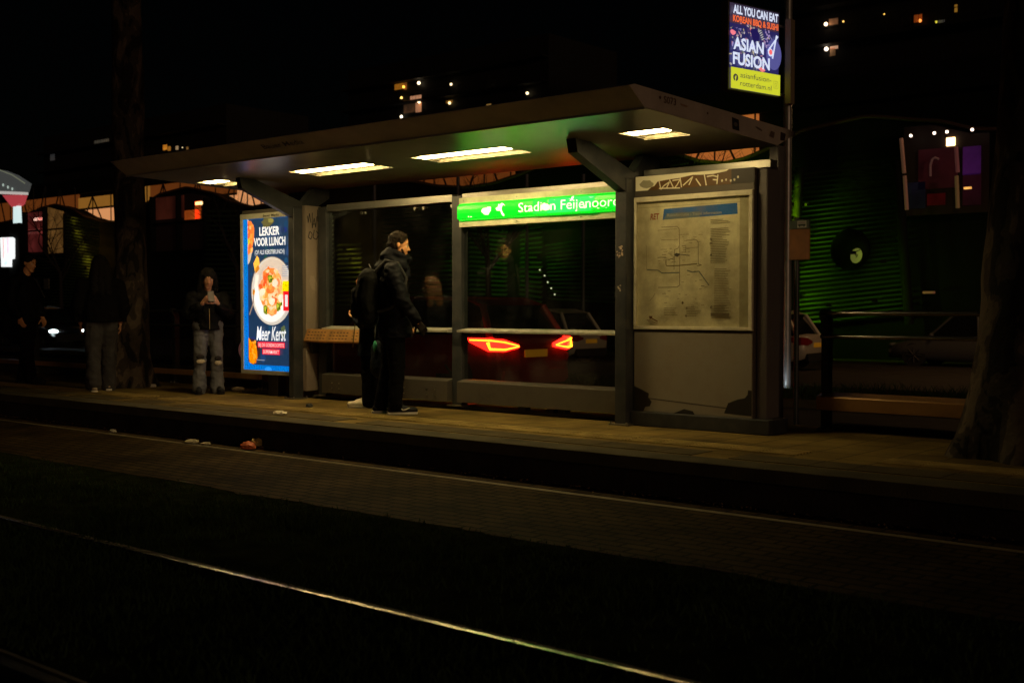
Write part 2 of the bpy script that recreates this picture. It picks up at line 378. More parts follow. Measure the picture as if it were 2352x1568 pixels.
prof = [(7.23, 2.80), (7.03, 2.935), (7.10, 2.955), (9.60, 2.895), (9.61, 2.87), (9.27, 2.735), (9.2, 2.83), (7.4, 2.88)]
g.prism(prof, 0, XL, XR)
for xe in (XL+.001, XR-.019): g.prism([(7.232, 2.802), (7.036, 2.934), (7.10, 2.952), (9.598, 2.892), (9.606, 2.870), (9.268, 2.738)], 0, xe, xe+.02)
roof = put(g, 'roof', M_roof, sh)
g = MB()    # soffit in strips round the lamp recesses
def strip(xa, xb, ya, yb): g.quad((xa, ya, z_in(ya)), (xa, yb, z_in(yb)), (xb, yb, z_in(yb)), (xb, ya, z_in(ya)))
xs = [XL+.01, -9.62+.0, -7.2, XR-.01]
for i in range(3):
    for ya, yb in ((7.235, 8.0), (8.38, 9.265)): strip(xs[i]+(.004 if i else 0), xs[i+1]-(.004 if i < 2 else 0), ya, yb)
edges = [XL+.01]+[v for p in LIGHTS for v in p]+[XR-.01]
for i in range(0, len(edges), 2): strip(edges[i], edges[i+1], 8.0, 8.38)
put(g, 'soffit', M_ceil, sh)
g = MB(); g.box(XL, XR, 7.222, 7.236, 2.788, 2.803); put(g, 'roof_trim', M_trim, sh)
M_lampbody = mat('lamp_tray', (.62, .58, .42), .5, var=.15, vs=20, dirt=(.2, .14, .05), dscale=18, damt=.5)
M_tube = mat('fluorescent_diffuser', (1, 1, 1), .5, emit=(1, .74, .32), es=54)
for xa, xb in LIGHTS:
    g = MB(); zt = z_in(8.2)+.022
    for a, b, c, d in (((xa, 8.0), (xb, 8.0), 0, 0), ((xb, 8.0), (xb, 8.38), 0, 0), ((xb, 8.38), (xa, 8.38), 0, 0), ((xa, 8.38), (xa, 8.0), 0, 0)):
        g.quad((a[0], a[1], z_in(a[1])), (b[0], b[1], z_in(b[1])), (b[0], b[1], zt), (a[0], a[1], zt))
    g.quad((xa, 8.0, zt), (xb, 8.0, zt), (xb, 8.38, zt), (xa, 8.38, zt))
    for (p, q, r_, s_) in ((xa-.012, xb+.012, 7.988, 8.0), (xa-.012, xb+.012, 8.38, 8.392), (xa-.012, xa, 8.0, 8.38), (xb, xb+.012, 8.0, 8.38)):
        g.box(p, q, r_, s_, z_in(r_)-.006, z_in(r_)+.004)
    L = put(g, 'ceiling_lamp', M_lampbody, sh)
    g = MB(); cy = 8.115; zc = z_in(8.1)+.018
    pr = [(cy+.085*math.cos(t), zc+.026*math.sin(t)) for t in [math.pi+math.pi*k/8 for k in range(9)]]
    g.prism(pr, 0, xa+.05, xb-.05, sm=False); put(g, 'diffuser', M_tube, L)
# 'roof marks'
M_print = mat('printed', attr=True, rough=.5)
A = Art((-9.05, 7.062, 2.895), (1, 0, 0), (0, -.83, .56), (0, -.56, -.83)); A.o = Vector((-9.19, 7.126, 2.86)); A.text('Bauer Media', 0, 0, .062, .60, (.05, .045, .04), .01); A.o += A.n*.004; A.build('lettering', M_print, roof)
dk = (.10, .05, .035)
A = Art((XR+.004, 0, 0), (0, 1, 0), (0, 0, 1), (1, 0, 0))
A.ell(7.43, 2.900, .014, .013, dk, 0, 10); A.text('S073', 7.48, 2.868, .052, .17, dk, .01); A.ell(7.76, 2.885, .07, .008, (.30, .18, .12), -.05, 12, .3); A.ell(8.11, 2.868, .012, .010, dk, 0, 8)
A.poly([(8.50, 2.79), (8.61, 2.785), (8.60, 2.875), (8.49, 2.885)], (.02, .02, .02)); A.ell(8.55, 2.832, .030, .018, (.12, .11, .10), 0, 14)
A.ell(8.95, 2.84, .06, .008, (.16, .12, .09), -.2, 10, .3); A.poly([(9.12, 2.80), (9.2, 2.79), (9.22, 2.84), (9.15, 2.85)], (.14, .10, .08)); A.poly([(9.32, 2.785), (9.40, 2.79), (9.42, 2.85), (9.33, 2.86)], (.05, .03, .028)); A.build('fleet_number', M_print, roof)
# main posts with Y brackets
def post(x0, x1):
    g = MB(); g.box(x0, x1, 8.74, 8.88, HP, 2.50); p = put(g, 'post', M_paint, sh, .008)
    g = MB(); g.box(x0-.04, x1+.04, 8.70, 8.92, HP, HP+.014)
    for dx in (x0-.025, x1+.025):
        for dy in (8.715, 8.905): g.tube([(dx, dy, HP+.014), (dx, dy, HP+.03)], .010, 6)
    put(g, 'foot_plate', M_alu, p)
    g = MB(); e = .012
    g.prism([(8.74, 2.38), (8.03, 2.66), (8.0, z_in(8.0)-.002), (8.22, z_in(8.2)-.002), (8.88, 2.56), (8.88, 2.38)], 0, x0+e, x1-e)
    g.prism([(8.88, 2.38), (9.3, 2.63), (9.3, 2.728), (9.05, 2.735), (8.881, 2.56)], 0, x0+e, x1-e)
    put(g, 'roof_bracket', M_paint, sh, .006)
    return p
p2 = post(-6.205, -6.08); p1 = post(-10.845, -10.75)
A = Art((-6.2, 8.736, 0), (1, 0, 0), (0, 0, 1), (0, -1, 0))
for k in range(16): A.ell(.02+rnd.uniform(0, .06), 1.83+rnd.uniform(-.05, .06), rnd.uniform(.004, .014), rnd.uniform(.004, .014), (.55, .42, .30), n=7, wob=.4)
for k in range(9): A.ell(.03+rnd.uniform(0, .06), 1.52+rnd.uniform(-.03, .03), rnd.uniform(.003, .010), rnd.uniform(.003, .010), (.5, .42, .33), n=7, wob=.4)
A.build('torn_sticker', M_print, p2)
# back wall frame
for xa, xb in ((-10.62, -10.48), (-8.48, -8.345), (-6.26, -6.21)):
    g = MB(); g.box(xa, xb, 9.0, 9.10, HP, 2.50); fr = put(g, 'back_post', M_paint, sh, .006)
    g = MB(); g.box(xa-.03, xb+.05, 8.95, 9.2, HP+.0355, HP+.05); put(g, 'foot_plate', M_alu, fr)
for xa, xb in ((-10.478, -8.482), (-8.343, -6.262)):
    rt_ = (xa > -9)
    g = MB(); g.box(xa, xb, 9.01, 9.09, 2.44, 2.52); put(g, 'top_rail', M_alu, sh, .005)
    g = MB(); g.prism([(8.93, 1.075), (8.925, 1.098), (9.09, 1.122), (9.09, 1.07)], 0, xa, xb); put(g, 'mid_rail', mat('polished_rail', (.72, .70, .60), .3, .35, var=.2, vs=6, dirt=(.12, .1, .07), dscale=7, damt=.35), sh, .003)
    g = MB(); g.prism([(8.93, .35), (8.93, .565), (9.03, .585), (9.09, .585), (9.09, .35)], 0, xa, xb)
    lb = put(g, 'lower_beam', mat('lower_beam_metal', (.15, .135, .11), .38, .5, var=.2, vs=4, dirt=(.05, .035, .03), dscale=4, damt=.5), sh, .004)
    for bx in ((-10.3, -10.18, -9.25, -9.13, -8.78, -8.66) if not rt_ else ()):
        for bz in (.41, .47): g = MB(); g.tube([(bx, 8.929, bz), (bx, 8.921, bz)], .008, 7); put(g, 'bolt', M_bolt, lb)
    g = MB(); g.box(xa, xb, 9.046, 9.054, 1.124, 2.438); put(g, 'glass_pane', M_glass, sh)
    g = MB(); g.box(xa, xb, 9.046, 9.054, .586, 1.068); put(g, 'glass_pane', M_glass2, sh)
    g = MB(); g.box(xa, xb, 9.046, 9.054, .345, HP+.037)
for x in (-9.05, -8.92, -9.9, -8.5): g = MB(); g.tube([(x, 9.044, 2.40), (x, 9.02, 2.40)], .018, 10); put(g, 'glass_clamp', M_bolt, sh)
for x, z in ((-7.55, .30), (-7.2, .28), (-7.05, .30), (-9.6, .3)): g = MB(); g.box(x, x+.09, 8.98, 9.06, HP+.036, z+.06); put(g, 'glass_shoe', M_black, sh)
# perforated leaning seat in the left bay
M_seat = mat('seat_metal', (.60, .30, .09), .42, .35, var=.2, vs=5, dirt=(.12, .08, .04), dscale=8, damt=.4)
g = MB(); g.prism([(8.86, .93), (8.845, .95), (8.90, 1.085), (8.924, 1.085), (8.90, .94)], 0, -10.70, -9.76)
st = put(g, 'leaning_seat', M_seat, sh, .004)
g = MB()
for i in range(16):
    for j in range(3):
        x = -10.66+i*.055; z = .975+j*.035; y = 8.845+(z-.95)*.407-.0015
        if i % 7 == 6: continue
        g.quad((x, y, z), (x+.032, y, z), (x+.032, y+.0035, z+.009), (x, y+.0035, z+.009))
put(g, 'perforations', M_black, st)
for x in (-10.66, -9.85): g = MB(); g.prism([(8.91, .80), (8.89, .96), (8.93, 1.06), (9.0, 1.06), (9.0, .80)], 0, x, x+.05); put(g, 'seat_support', M_paint, sh, .004)

# illuminated stop name sign
sn = thing('stop_name_sign', 'backlit green stop name sign with vandalised white lettering in a cream frame', 'sign', (-7.3, 8.9, 2.15))
g = MB(); g.box(-8.335, -6.208, 8.955, 9.005, 2.165, 2.225); g.box(-8.335, -6.208, 8.955, 9.005, 2.405, 2.465); g.box(-8.335, -8.30, 8.955, 9.005, 2.225, 2.405)
fr = put(g, 'frame', M_cream, sn, .003)
for x in (-8.27, -7.55, -6.75):
    for z in (2.195, 2.435): g = MB(); g.tube([(x, 8.957, z), (x, 8.948, z)], .008, 6); put(g, 'screw', M_bolt, fr)
M_green = mat('sign_green', attr=True, rough=.35, emit='col', es=1.25)
g = MB()   # bulged green face with rounded end
zz = [(8.955, 2.226), (8.925, 2.236), (8.905, 2.255), (8.898, 2.30), (8.898, 2.34), (8.905, 2.378), (8.925, 2.395), (8.955, 2.404)]
GR = (.0, .62, .012)
xa, xb, x2 = -8.36, -8.30, -6.209
vs = [(xa+.03 if abs(z-2.315) > .07 else xa, (8.955), z) for y, z in zz]+[(xb, y, z) for y, z in zz]+[(x2, y, z) for y, z in zz]
fs = [(i, i+1, 9+i, 8+i) for i in range(7)]+[(8+i, 9+i, 17+i, 16+i) for i in range(7)]
g.add(vs, fs, 0, False, GR)
face = put(g, 'sign_face', M_green, sn)
A = Art((-8.345, 8.8975, 2.226), (1, 0, 0), (0, 0, 1), (0, -1, 0)); w = (1.0, 1.0, .80); cr = (1.05, .92, .62)
# local sheet: x in metres along the sign, y up 0..0.178 ; face centre part is flat from .03 to .15
def blob(cx, cy, rx, ry, col=w, n=12, wob=.22, rot=0): A.ell(cx, cy, rx, ry, col, rot, n, wob)
A.rect(1.05, .02, 1.22, .160, (.0, .55, .04)); A.poly([(1.22, .02), (1.75, .016), (1.80, .158), (1.25, .158)], (.0, .62, .10))
blob(.44, .075, .055, .034); blob(.405, .088, .028, .022); blob(.475, .098, .028, .024)
A.poly([(.565, .10), (.585, .075), (.60, .082), (.592, .115)], w); A.poly([(.60, .075), (.635, .08), (.66, .135), (.69, .118), (.668, .145), (.64, .152), (.625, .135), (.60, .146)], w); A.line([(.635, .085), (.655, .04), (.675, .03)], .02, w); blob(.72-.05, .028, .012, .009)
A.text('Stadion Feijenoord', .865, .046, .092, 1.205, w, -.004)
blob(1.195, .085, .045, .032, cr, 16, .15); blob(1.245, .075, .022, .024, cr); blob(.905, .055, .016, .009, (.75, .85, .35)); blob(1.01, .070, .014, .012, cr)
A.poly([(1.50, .12), (1.53, .162), (1.555, .165), (1.535, .125)], w); A.line([(1.56, .11), (1.58, .05), (1.60, .03), (1.63, .035)], .008, (.12, .25, .10)); blob(1.68, .055, .022, .014, (.95, .75, .6))
A.line([(1.62, .118), (1.66, .105), (1.70, .085)], .004, (.15, .45, .2)); A.poly([(1.72, .15), (1.79, .142), (1.75, .135)], (.25, .8, .4))
for k in range(26): blob(rnd.uniform(.2, 2.1), rnd.uniform(.02, .15), rnd.uniform(.002, .006), rnd.uniform(.001, .004), rnd.choice([w, (.1, .9, .4), (.0, .45, .1)]), 6)
blob(.235, .033, .010, .006, w, 6); blob(.20, .036, .006, .008, w, 6); blob(1.84, .034, .016, .004, w, 6); blob(1.93, .034, .010, .003, w, 6)
A.build('lettering', mat('sign_print', attr=True, rough=.4, emit='col', es=1.1), face)

# ------------------------------------------------------------ advertising case (left) and map case (right)
M_case = mat('case_metal', (.105, .09, .07), .45, .3, var=.2, vs=4, dirt=(.05, .04, .03), dscale=4, damt=.4)
ad = thing('advertising_case', 'backlit food advert poster in a grey metal case at the left end of the shelter', 'advertising case', (-11.45, 8.95, HP))
AX0, AX1, AZ0, AZ1 = -11.88, -10.86, .559, 2.455
g = MB(); g.box(AX0, AX1, 8.86, 9.12, AZ0-.03, AZ1+.06); cs = put(g, 'case', M_case, ad, .01)
g = MB(); g.box(AX0-.0, AX1, 8.835, 8.858, AZ0-.03, AZ0+.02); g.box(AX0, AX1, 8.835, 8.858, AZ1-.052, AZ1+.012); g.box(AX0, AX0+.045, 8.835, 8.858, AZ0+.02, AZ1-.052); g.box(AX1-.02, AX1, 8.835, 8.858, AZ0+.02, AZ1-.052)
fr = put(g, 'frame', mat('ad_frame', (.55, .54, .42), .5, .2, var=.15, vs=5, dirt=(.12, .1, .07), dscale=5, damt=.4), ad, .003)
A = Art((AX0+.45, 8.8335, AZ1-.037), (1, 0, 0), (0, 0, 1), (0, -1, 0)); A.text('Bauer Media', 0, 0, .028, .30, (.03, .03, .02), .02); A.build('lettering', M_print, fr)
g = MB(); g.box(-11.46, -11.28, 8.92, 9.06, HP, AZ0-.03); put(g, 'foot', M_paint, ad, .006)
g = MB(); g.box(-10.858, -10.70, 8.885, 9.115, .36, 2.52); put(g, 'side_panel', mat('side_panel', (.30, .245, .19), .5, .1, var=.15, vs=3, dirt=(.10, .07, .05), dscale=3, damt=.4), ad, .006)
side = [o for o in bpy.data.objects if o.name.startswith('side_panel') and o.parent == ad][-1]
A = Art((-10.698, 8.89, 2.10), (0, 1, 0), (0, 0, 1), (1, 0, 0)); bk = (.02, .018, .015)
for pts in ([(.02, .30), (.03, .22), (.05, .33), (.07, .22)], [(.09, .34), (.09, .16), (.12, .28), (.14, .17), (.16, .30)], [(.17, .38), (.175, .24)], [(.05, .12), (.03, .05), (.07, .03), (.09, .09), (.06, .12)], [(.12, .14), (.10, .05), (.15, .03), (.19, .09), (.15, .13)], [(.08, .20), (.13, .21)]):
    A.line(pts, .012, bk)
A.ell(.10, -.48, .05, .09, (.33, .27, .21), .3, 14, .3); A.build('graffiti', M_print, side)
# poster artwork
PW, PH = (AX1-.02)-(AX0+.045), (AZ1-.052)-(AZ0+.02)
A = Art((AX0+.045, 8.857, AZ0+.02), (1, 0, 0), (0, 0, 1), (0, -1, 0))
W_ = lambda u: u*PW*.944
H_ = lambda v: v*PH
BL, NV, WH = (.0, .16, .62), (.012, .035, .085), (.80, .82, .86)
A.rect(0, 0, PW, PH, BL); 
u = lambda x: (x-108)/(548-108)*PW*.905   # poster x from the enlarged photo crop
v_ = lambda y: (1505-y)/(1505-148)*PH
P_ = lambda pts: [(u(a), v_(b)) for a, b in pts]
A.poly(P_([(140, 150), (592, 150), (592, 1460), (185, 1460), (160, 1440), (150, 1400)]), NV)
for k in range(60): A.ell(u(rnd.uniform(170, 540)), v_(rnd.uniform(180, 1440)), rnd.uniform(.01, .05), rnd.uniform(.01, .06), tuple(c*rnd.uniform(.6, 1.9) for c in NV), 0, 9, .3)
# top-left bowl, top garnish, bottom-left dish
A.ell(u(140), v_(350), .11, .28, (.55, .45, .36)); A.rect(0, 0, u(140), PH, BL); A.poly(P_([(140, 160), (185, 165), (215, 230), (212, 330), (190, 420), (160, 470), (142, 440)]), (.85, .20, .03))
for k in range(26): A.ell(u(rnd.uniform(146, 200)), v_(rnd.uniform(180, 430)), rnd.uniform(.01, .03), rnd.uniform(.015, .04), rnd.choice([(.95, .30, .05), (.9, .16, .03), (1, .45, .15), (.6, .10, .02)]), rnd.uniform(0, 3), 9, .3)
A.ell(u(158), v_(345), .03, .035, (.45, .48, .02), 0, 9, .2); A.ell(u(345), v_(180), .12, .055, (.10, .09, .03), 0, 12, .3); A.ell(u(375), v_(170), .05, .03, (.22, .20, .05), 0, 12, .3)
A.ell(u(158), v_(1330), .215, .145, (.05, .018, .015)); A.rect(0, 0, u(150), PH, BL)
A.poly(P_([(154, 1215), (180, 1250), (225, 1275), (238, 1340), (240, 1400), (205, 1455), (165, 1445), (156, 1400)]), (.95, .26, .0))
for k in range(14): A.ell(u(rnd.uniform(162, 228)), v_(rnd.uniform(1250, 1430)), .02, .022, rnd.choice([(1, .36, .02), (.75, .16, .0)]), 0, 7, .3)
A.rect(0, 0, PW, v_(1460), BL); A.ell(u(348), v_(1495), .07, .03, (.02, .3, .95))
# oval plate
pc = (u(385), v_(795)); A.ell(pc[0], pc[1], .40, .412, (.20, .16, .13), .0, 48); A.ell(pc[0]+.003, pc[1]-.004, .39, .405, (.62, .58, .52), 0, 48)
A.ell(pc[0]-.012, pc[1]-.03, .335, .345, (.95, .92, .88), 0, 40); A.ell(pc[0]+.02, pc[1]+.12, .30, .27, (.60, .50, .42), 0, 36)
A.poly(P_([(235, 600), (270, 560), (262, 500), (242, 476), (222, 520), (207, 545), (222, 620)]), (.95, .48, .06))
A.poly(P_([(225, 640), (245, 625), (270, 595), (255, 560), (230, 590)]), (.55, .20, .01))
for k in range(5): A.line(P_([(232+k*7, 650), (215+k*6, 770)]), .012, (.85, .78, .68))
A.line(P_([(215, 770), (205, 900), (165, 1010)]), .02, (.30, .22, .17)); A.poly(P_([(200, 780), (225, 790), (215, 840), (197, 820)]), (.55, .20, .01))
fo = P_([(300, 625), (345, 590), (410, 595), (470, 660), (495, 770), (500, 850), (450, 930), (430, 1000), (385, 1020), (330, 990), (285, 900), (262, 820), (280, 720), (300, 690)]); A.poly(fo, (.95, .24, .05))
for k in range(150):
    t = rnd.uniform(0, 6.28); q = rnd.random()**.5; cx, cy = 385+108*q*math.cos(t), 805+195*q*math.sin(t)
    A.ell(u(cx), v_(cy), rnd.uniform(.02, .055), rnd.uniform(.012, .04), rnd.choice([(1, .34, .06), (1, .42, .12), (.9, .17, .03), (.98, .52, .26), (1, .27, .10), (.75, .10, .02), (1.0, .60, .36)]), rnd.uniform(0, 3), 10, .25)
for cx, cy, a, b in ((380, 690, .055, .05), (335, 960, .045, .06), (455, 940, .045, .055), (478, 905, .03, .04)):
    A.ell(u(cx), v_(cy), a, b, (.18, .22, .01), 0, 12, .25); A.ell(u(cx)-.01, v_(cy)+.01, a*.5, b*.5, (.42, .48, .03), 0, 9, .3); A.ell(u(cx)+.015, v_(cy)-.01, a*.3, b*.3, (.03, .05, .01), 0, 8, .3)
for cx, cy in ((425, 725), (300, 805), (395, 890), (480, 860)): A.ell(u(cx), v_(cy), .055, .045, (1, .72, .55), .5, 12, .15)
A.text('LEKKER', u(276), v_(300), v_(228)-v_(300), u(470)-u(276), WH, .03, .0); A.text('VOOR LUNCH', u(222), v_(392), v_(322)-v_(392), u(526)-u(222), WH, .03)
A.text('(OF ALS KERSTBRUNCH)', u(230), v_(468), v_(430)-v_(468), u(518)-u(230), (.55, .58, .62), .02)
A.ell(u(505), v_(1150), .05, .07, (.09, .12, .05), 0, 12, .4); A.text('Meer Kerst', u(242), v_(1235), v_(1110)-v_(1235), u(522)-u(242), (.9, .92, .95), .012, .12)
pass
A.rect(u(254), v_(1302), u(515), v_(1250), (.85, .01, .04)); A.text('BIJ DE GOEDKOOPSTE', u(262), v_(1292), v_(1262)-v_(1292), u(508)-u(262), (1, .55, .55), .02)
A.rect(u(298), v_(1362), u(468), v_(1312), (.85, .01, .04)); A.text('SUPERMARKT', u(306), v_(1353), v_(1322)-v_(1353), u(460)-u(306), (1, .55, .55), .02)
A.rect(u(497), v_(800), u(570), v_(712), (.85, .72, .0)); A.rect(u(503), v_(972), u(580), v_(800), (.88, .01, .02)); A.text('1', u(520), v_(930), v_(835)-v_(930), .05, WH, .04); A.line(P_([(520, 740), (545, 760)]), .012, (.5, .3, 0))
for k in range(6): A.rect(u(495), v_(585+k*17), u(550), v_(576+k*17), (.35, .37, .42))
A.rect(u(245), v_(1417), u(322), v_(1411), (.3, .32, .36))
A.build('poster', mat('poster_backlit', attr=True, rough=.3, emit='col', es=1.0, var=.10, vs=5), ad)

mc = thing('map_case', 'glazed map case with faded transit map and peeling header, right end of shelter', 'map case', (-5.45, 8.95, HP))
g = MB(); g.box(-6.078, -4.86, 8.86, 9.12, .33, 2.515); put(g, 'case', M_case, mc, .008)
g = MB(); g.box(-4.858, -4.76, 8.90, 9.13, HP+.02, 2.50); put(g, 'side_panel', mat('side_panel_right', (.14, .125, .115), .55, .1, var=.2, vs=3, dirt=(.05, .04, .04), dscale=3, damt=.4), mc, .01)
g = MB(); g.box(-6.06, -4.78, 8.985, 9.11, 2.517, 2.585); put(g, 'top_rail', M_alu, mc, .004)
fx0, fx1, fz0, fz1 = -6.062, -4.862, 1.14, 2.325
g = MB(); g.box(fx0, fx1, 8.828, 8.858, fz1-.045, fz1); g.box(fx0, fx1, 8.828, 8.858, fz0, fz0+.028); g.box(fx0, fx0+.022, 8.828, 8.858, fz0+.028, fz1-.045); g.box(fx1-.035, fx1, 8.828, 8.858, fz0+.028, fz1-.045)
put(g, 'frame', M_cream, mc, .004)
A = Art((fx0+.022, 8.857, fz0+.028), (1, 0, 0), (0, 0, 1), (0, -1, 0)); mw, mh = fx1-fx0-.057, fz1-fz0-.073
u = lambda x: (x-135)/(1365-135)*mw
def v_(y, x=135): return (1470-y-(x-135)*0)/(1470-150)*mh
def Q(x, y):   # undo the perspective slope of the enlarged crop
    t = (x-135)/1230; top = 150-80*t; bot = 1470+8*t
    return (t*mw, (bot-y)/(bot-top)*mh)
A.rect(0, 0, mw, mh, (.88, .84, .60))
for k in range(0): q = rnd.uniform(.82, 1.08); A.ell(rnd.uniform(.05, mw-.05), rnd.uniform(.05, mh-.05), rnd.uniform(.01, .05), rnd.uniform(.01, .04), (.42*q, .38*q, .24*q), rnd.uniform(0, 3), 10, .3)
A.rect(mw-.10, 0, mw, mh, (.55, .52, .35)); A.rect(0, mh-.05, mw, mh-.046, (.5, .45, .3))
A.poly([Q(440, 215), Q(1230, 150), Q(1236, 268), Q(425, 332)], (.02, .16, .60)); A.poly([Q(470, 262), Q(840, 240), Q(835, 300), Q(440, 330)], (.16, .25, .36))
a0, a1 = Q(478, 290), Q(1068, 258); A.text('Reisinformatie - Travel information', a0[0], a0[1]-.006, .024, a1[0]-a0[0], (.42, .46, .46), .02)
a0 = Q(285, 330); A.text('RET', a0[0], a0[1], .052, .09, (.38, .02, .01), .03, .1)
dk = (.30, .27, .18); bl = (.20, .27, .28)
def ln(pts, w=.006, c=dk): A.line([Q(*p) for p in pts], w, c)
ln([(412, 410), (590, 402), (612, 430), (618, 600), (600, 635), (560, 650), (556, 750), (556, 860)]); ln([(370, 445), (590, 425)], .004); ln([(600, 490), (720, 485)], .004); ln([(690, 550), (800, 545), (822, 570), (822, 800), (860, 815)]); ln([(640, 610), (685, 605), (685, 675), (625, 680)], .005); ln([(690, 635), (822, 622)], .004)
ln([(465, 755), (465, 815), (480, 825), (600, 820)], .009, (.24, .20, .10)); ln([(600, 820), (810, 800)], .009, (.24, .20, .10)); ln([(410, 545), (600, 540)], .004); ln([(370, 735), (465, 730)], .007); ln([(465, 755), (556, 750)], .004); ln([(240, 600), (245, 860)], .003); ln([(245, 865), (375, 870), (420, 900), (615, 895)], .010, bl); ln([(620, 620), (618, 900), (620, 1030), (590, 1050), (380, 1055)], .005, (.2, .16, .1))
ln([(700, 870), (760, 890), (830, 880), (940, 1030)], .010, bl); ln([(556, 700), (620, 700), (730, 712)], .008, (.18, .20, .20)); ln([(280, 1200), (320, 1160), (340, 1120)], .004)
A.ell(*Q(590, 705), .022, .016, (.07, .08, .09), 0, 10, .3)
for k in range(60): x, y = rnd.choice([(rnd.uniform(370, 560), rnd.uniform(640, 800)), (rnd.uniform(600, 830), rnd.uniform(480, 900)), (rnd.uniform(400, 900), rnd.uniform(900, 1300))]); a = Q(x, y); A.rect(a[0], a[1], a[0]+rnd.uniform(.01, .04), a[1]+.004, (.26, .23, .15))
for x0, y0, n_, w_ in ((955, 335, 3, .2), (955, 430, 5, .2), (955, 520, 16, .19), (1000, 860, 26, .17), (450, 1280, 5, .15), (700, 1270, 6, .15), (970, 1250, 8, .19)):
    for k in range(n_): a = Q(x0, y0+k*18); A.rect(a[0], a[1], a[0]+w_*rnd.uniform(.6, 1), a[1]+.0045, (.25, .22, .14))
for x, y, c in ((965, 540, dk), (962, 585, dk), (965, 705, (.2, .2, .15)), (700, 1360, dk), (705, 1275, dk), (970, 1265, dk), (660, 1218, (.12, .08, .03))): A.ell(*Q(x, y), .012, .012, c, 0, 8, .3)
A.rect(*Q(965, 1360), *Q(1160, 1325), (.16, .13, .08)); A.poly([Q(250, 1400), Q(300, 1395), Q(390, 1440), Q(300, 1450)], (.48, .42, .30)); A.line([Q(300, 1380), Q(380, 1420)], .012, (.22, .09, .04)); A.ell(*Q(300, 1375), .02, .014, (.18, .07, .03), 0, 9, .4)
A.build('map_poster', mat('map_print', attr=True, rough=.7, var=.22, vs=3, dirt=(.26, .19, .09), dscale=2.2, damt=.68), mc)
g = MB(); g.box(fx0+.022, fx1-.035, 8.838, 8.841, fz0+.028, fz1-.045); put(g, 'glass_cover', glass_mat('map_glass', (.95, .95, .92), .015, .012, (.5, .45, .3)), mc)
# peeling header
A = Art((-6.06, 8.857, 2.385), (1, 0, 0), (0, 0, 1), (0, -1, 0)); cr = (.85, .82, .62); hb = (.12, .06, .015)
A.rect(0, 0, 1.20, .128, hb); A.rect(.98, 0, 1.20, .128, (.03, .022, .015)); A.poly([(0, .0), (.13, .0), (.17, .028), (.20, .035), (.235, .072), (.34, .082), (.46, .088), (.60, .105), (.68, .100), (.80, .098), (.93, .113), (.955, .128), (0, .128)], cr); A.ell(.12, .06, .07, .034, (.36, .34, .22), 0, 12, .2)
sc = (.75, .70, .50)
for pts in ([(.25, .08), (.27, .0), (.30, .03), (.36, .06), (.33, .01)], [(.36, .08), (.40, .01)], [(.39, .07), (.47, .075), (.44, .03), (.41, .0)], [(.47, .09), (.485, .005)], [(.50, .02), (.60, .09), (.56, .02)], [(.63, .07), (.68, .005)], [(.715, .10), (.735, .005)], [(.74, .08), (.80, .085), (.85, .07)], [(.85, .09), (.84, .01)], [(.80, .05), (.84, .045)], [(.25, .01), (.47, -.0)]): A.line(pts, .011, sc)
for x, y in ((.89, .035), (.93, .04), (.975, .03), (1.01, .035), (1.045, .055)): A.ell(x, y, .010, .011, (.6, .55, .40), 0, 10, .1)
A.build('header_panel', mat('header_print', attr=True, rough=.55), mc)
# lower panel with torn covering
g = MB(); g.box(-6.06, -4.865, 8.842, 8.858, .40, 1.12); lp = put(g, 'lower_panel', mat('lower_panel', (.27, .24, .18), .55, 0, var=.12, vs=3, dirt=(.15, .115, .07), dscale=3, damt=.5), mc, .003)
A = Art((-6.06, 8.8415, .40), (1, 0, 0), (0, 0, 1), (0, -1, 0)); bk = (.016, .013, .010)
A.poly([(0, .0), (.10, .0), (.12, .04), (.17, .05), (.19, .09), (.155, .13), (.16, .165), (.11, .185), (.06, .205), (.0, .225)], bk); A.poly([(.93, .03), (1.195, .02), (1.195, .235), (1.16, .24), (1.155, .20), (1.13, .17), (1.06, .155), (.97, .12)], bk)
A.poly([(.42, 0), (.64, 0), (.62, .03), (.53, .045), (.47, .02)], bk); A.line([(.15, .12), (.95, .075)], .008, (.05, .04, .03)); A.build('torn_patches', M_print, lp)
g = MB(); g.box(-6.075, -4.68, 8.80, 9.14, HP, .40); put(g, 'plinth', M_paint, mc, .008)
# pillar behind with stickers
g = MB(); g.box(-4.95, -4.86, 9.28, 9.40, HP, 2.74); pl = put(g, 'rear_post', mat('grey_pillar', (.17, .16, .155), .5, .2, var=.2, vs=5), sh, .006)
A = Art((-4.955, 9.278, 0), (1, 0, 0), (0, 0, 1), (0, -1, 0)); A.rect(.03, 1.89, .085, 2.02, (.22, .012, .03)); A.rect(.02, 1.83, .085, 1.86, (.22, .012, .03)); A.poly([(.015, 1.785), (.085, 1.80), (.085, 1.83), (.015, 1.815)], (.75, .50, .45)); A.build('stickers', M_print, pl)

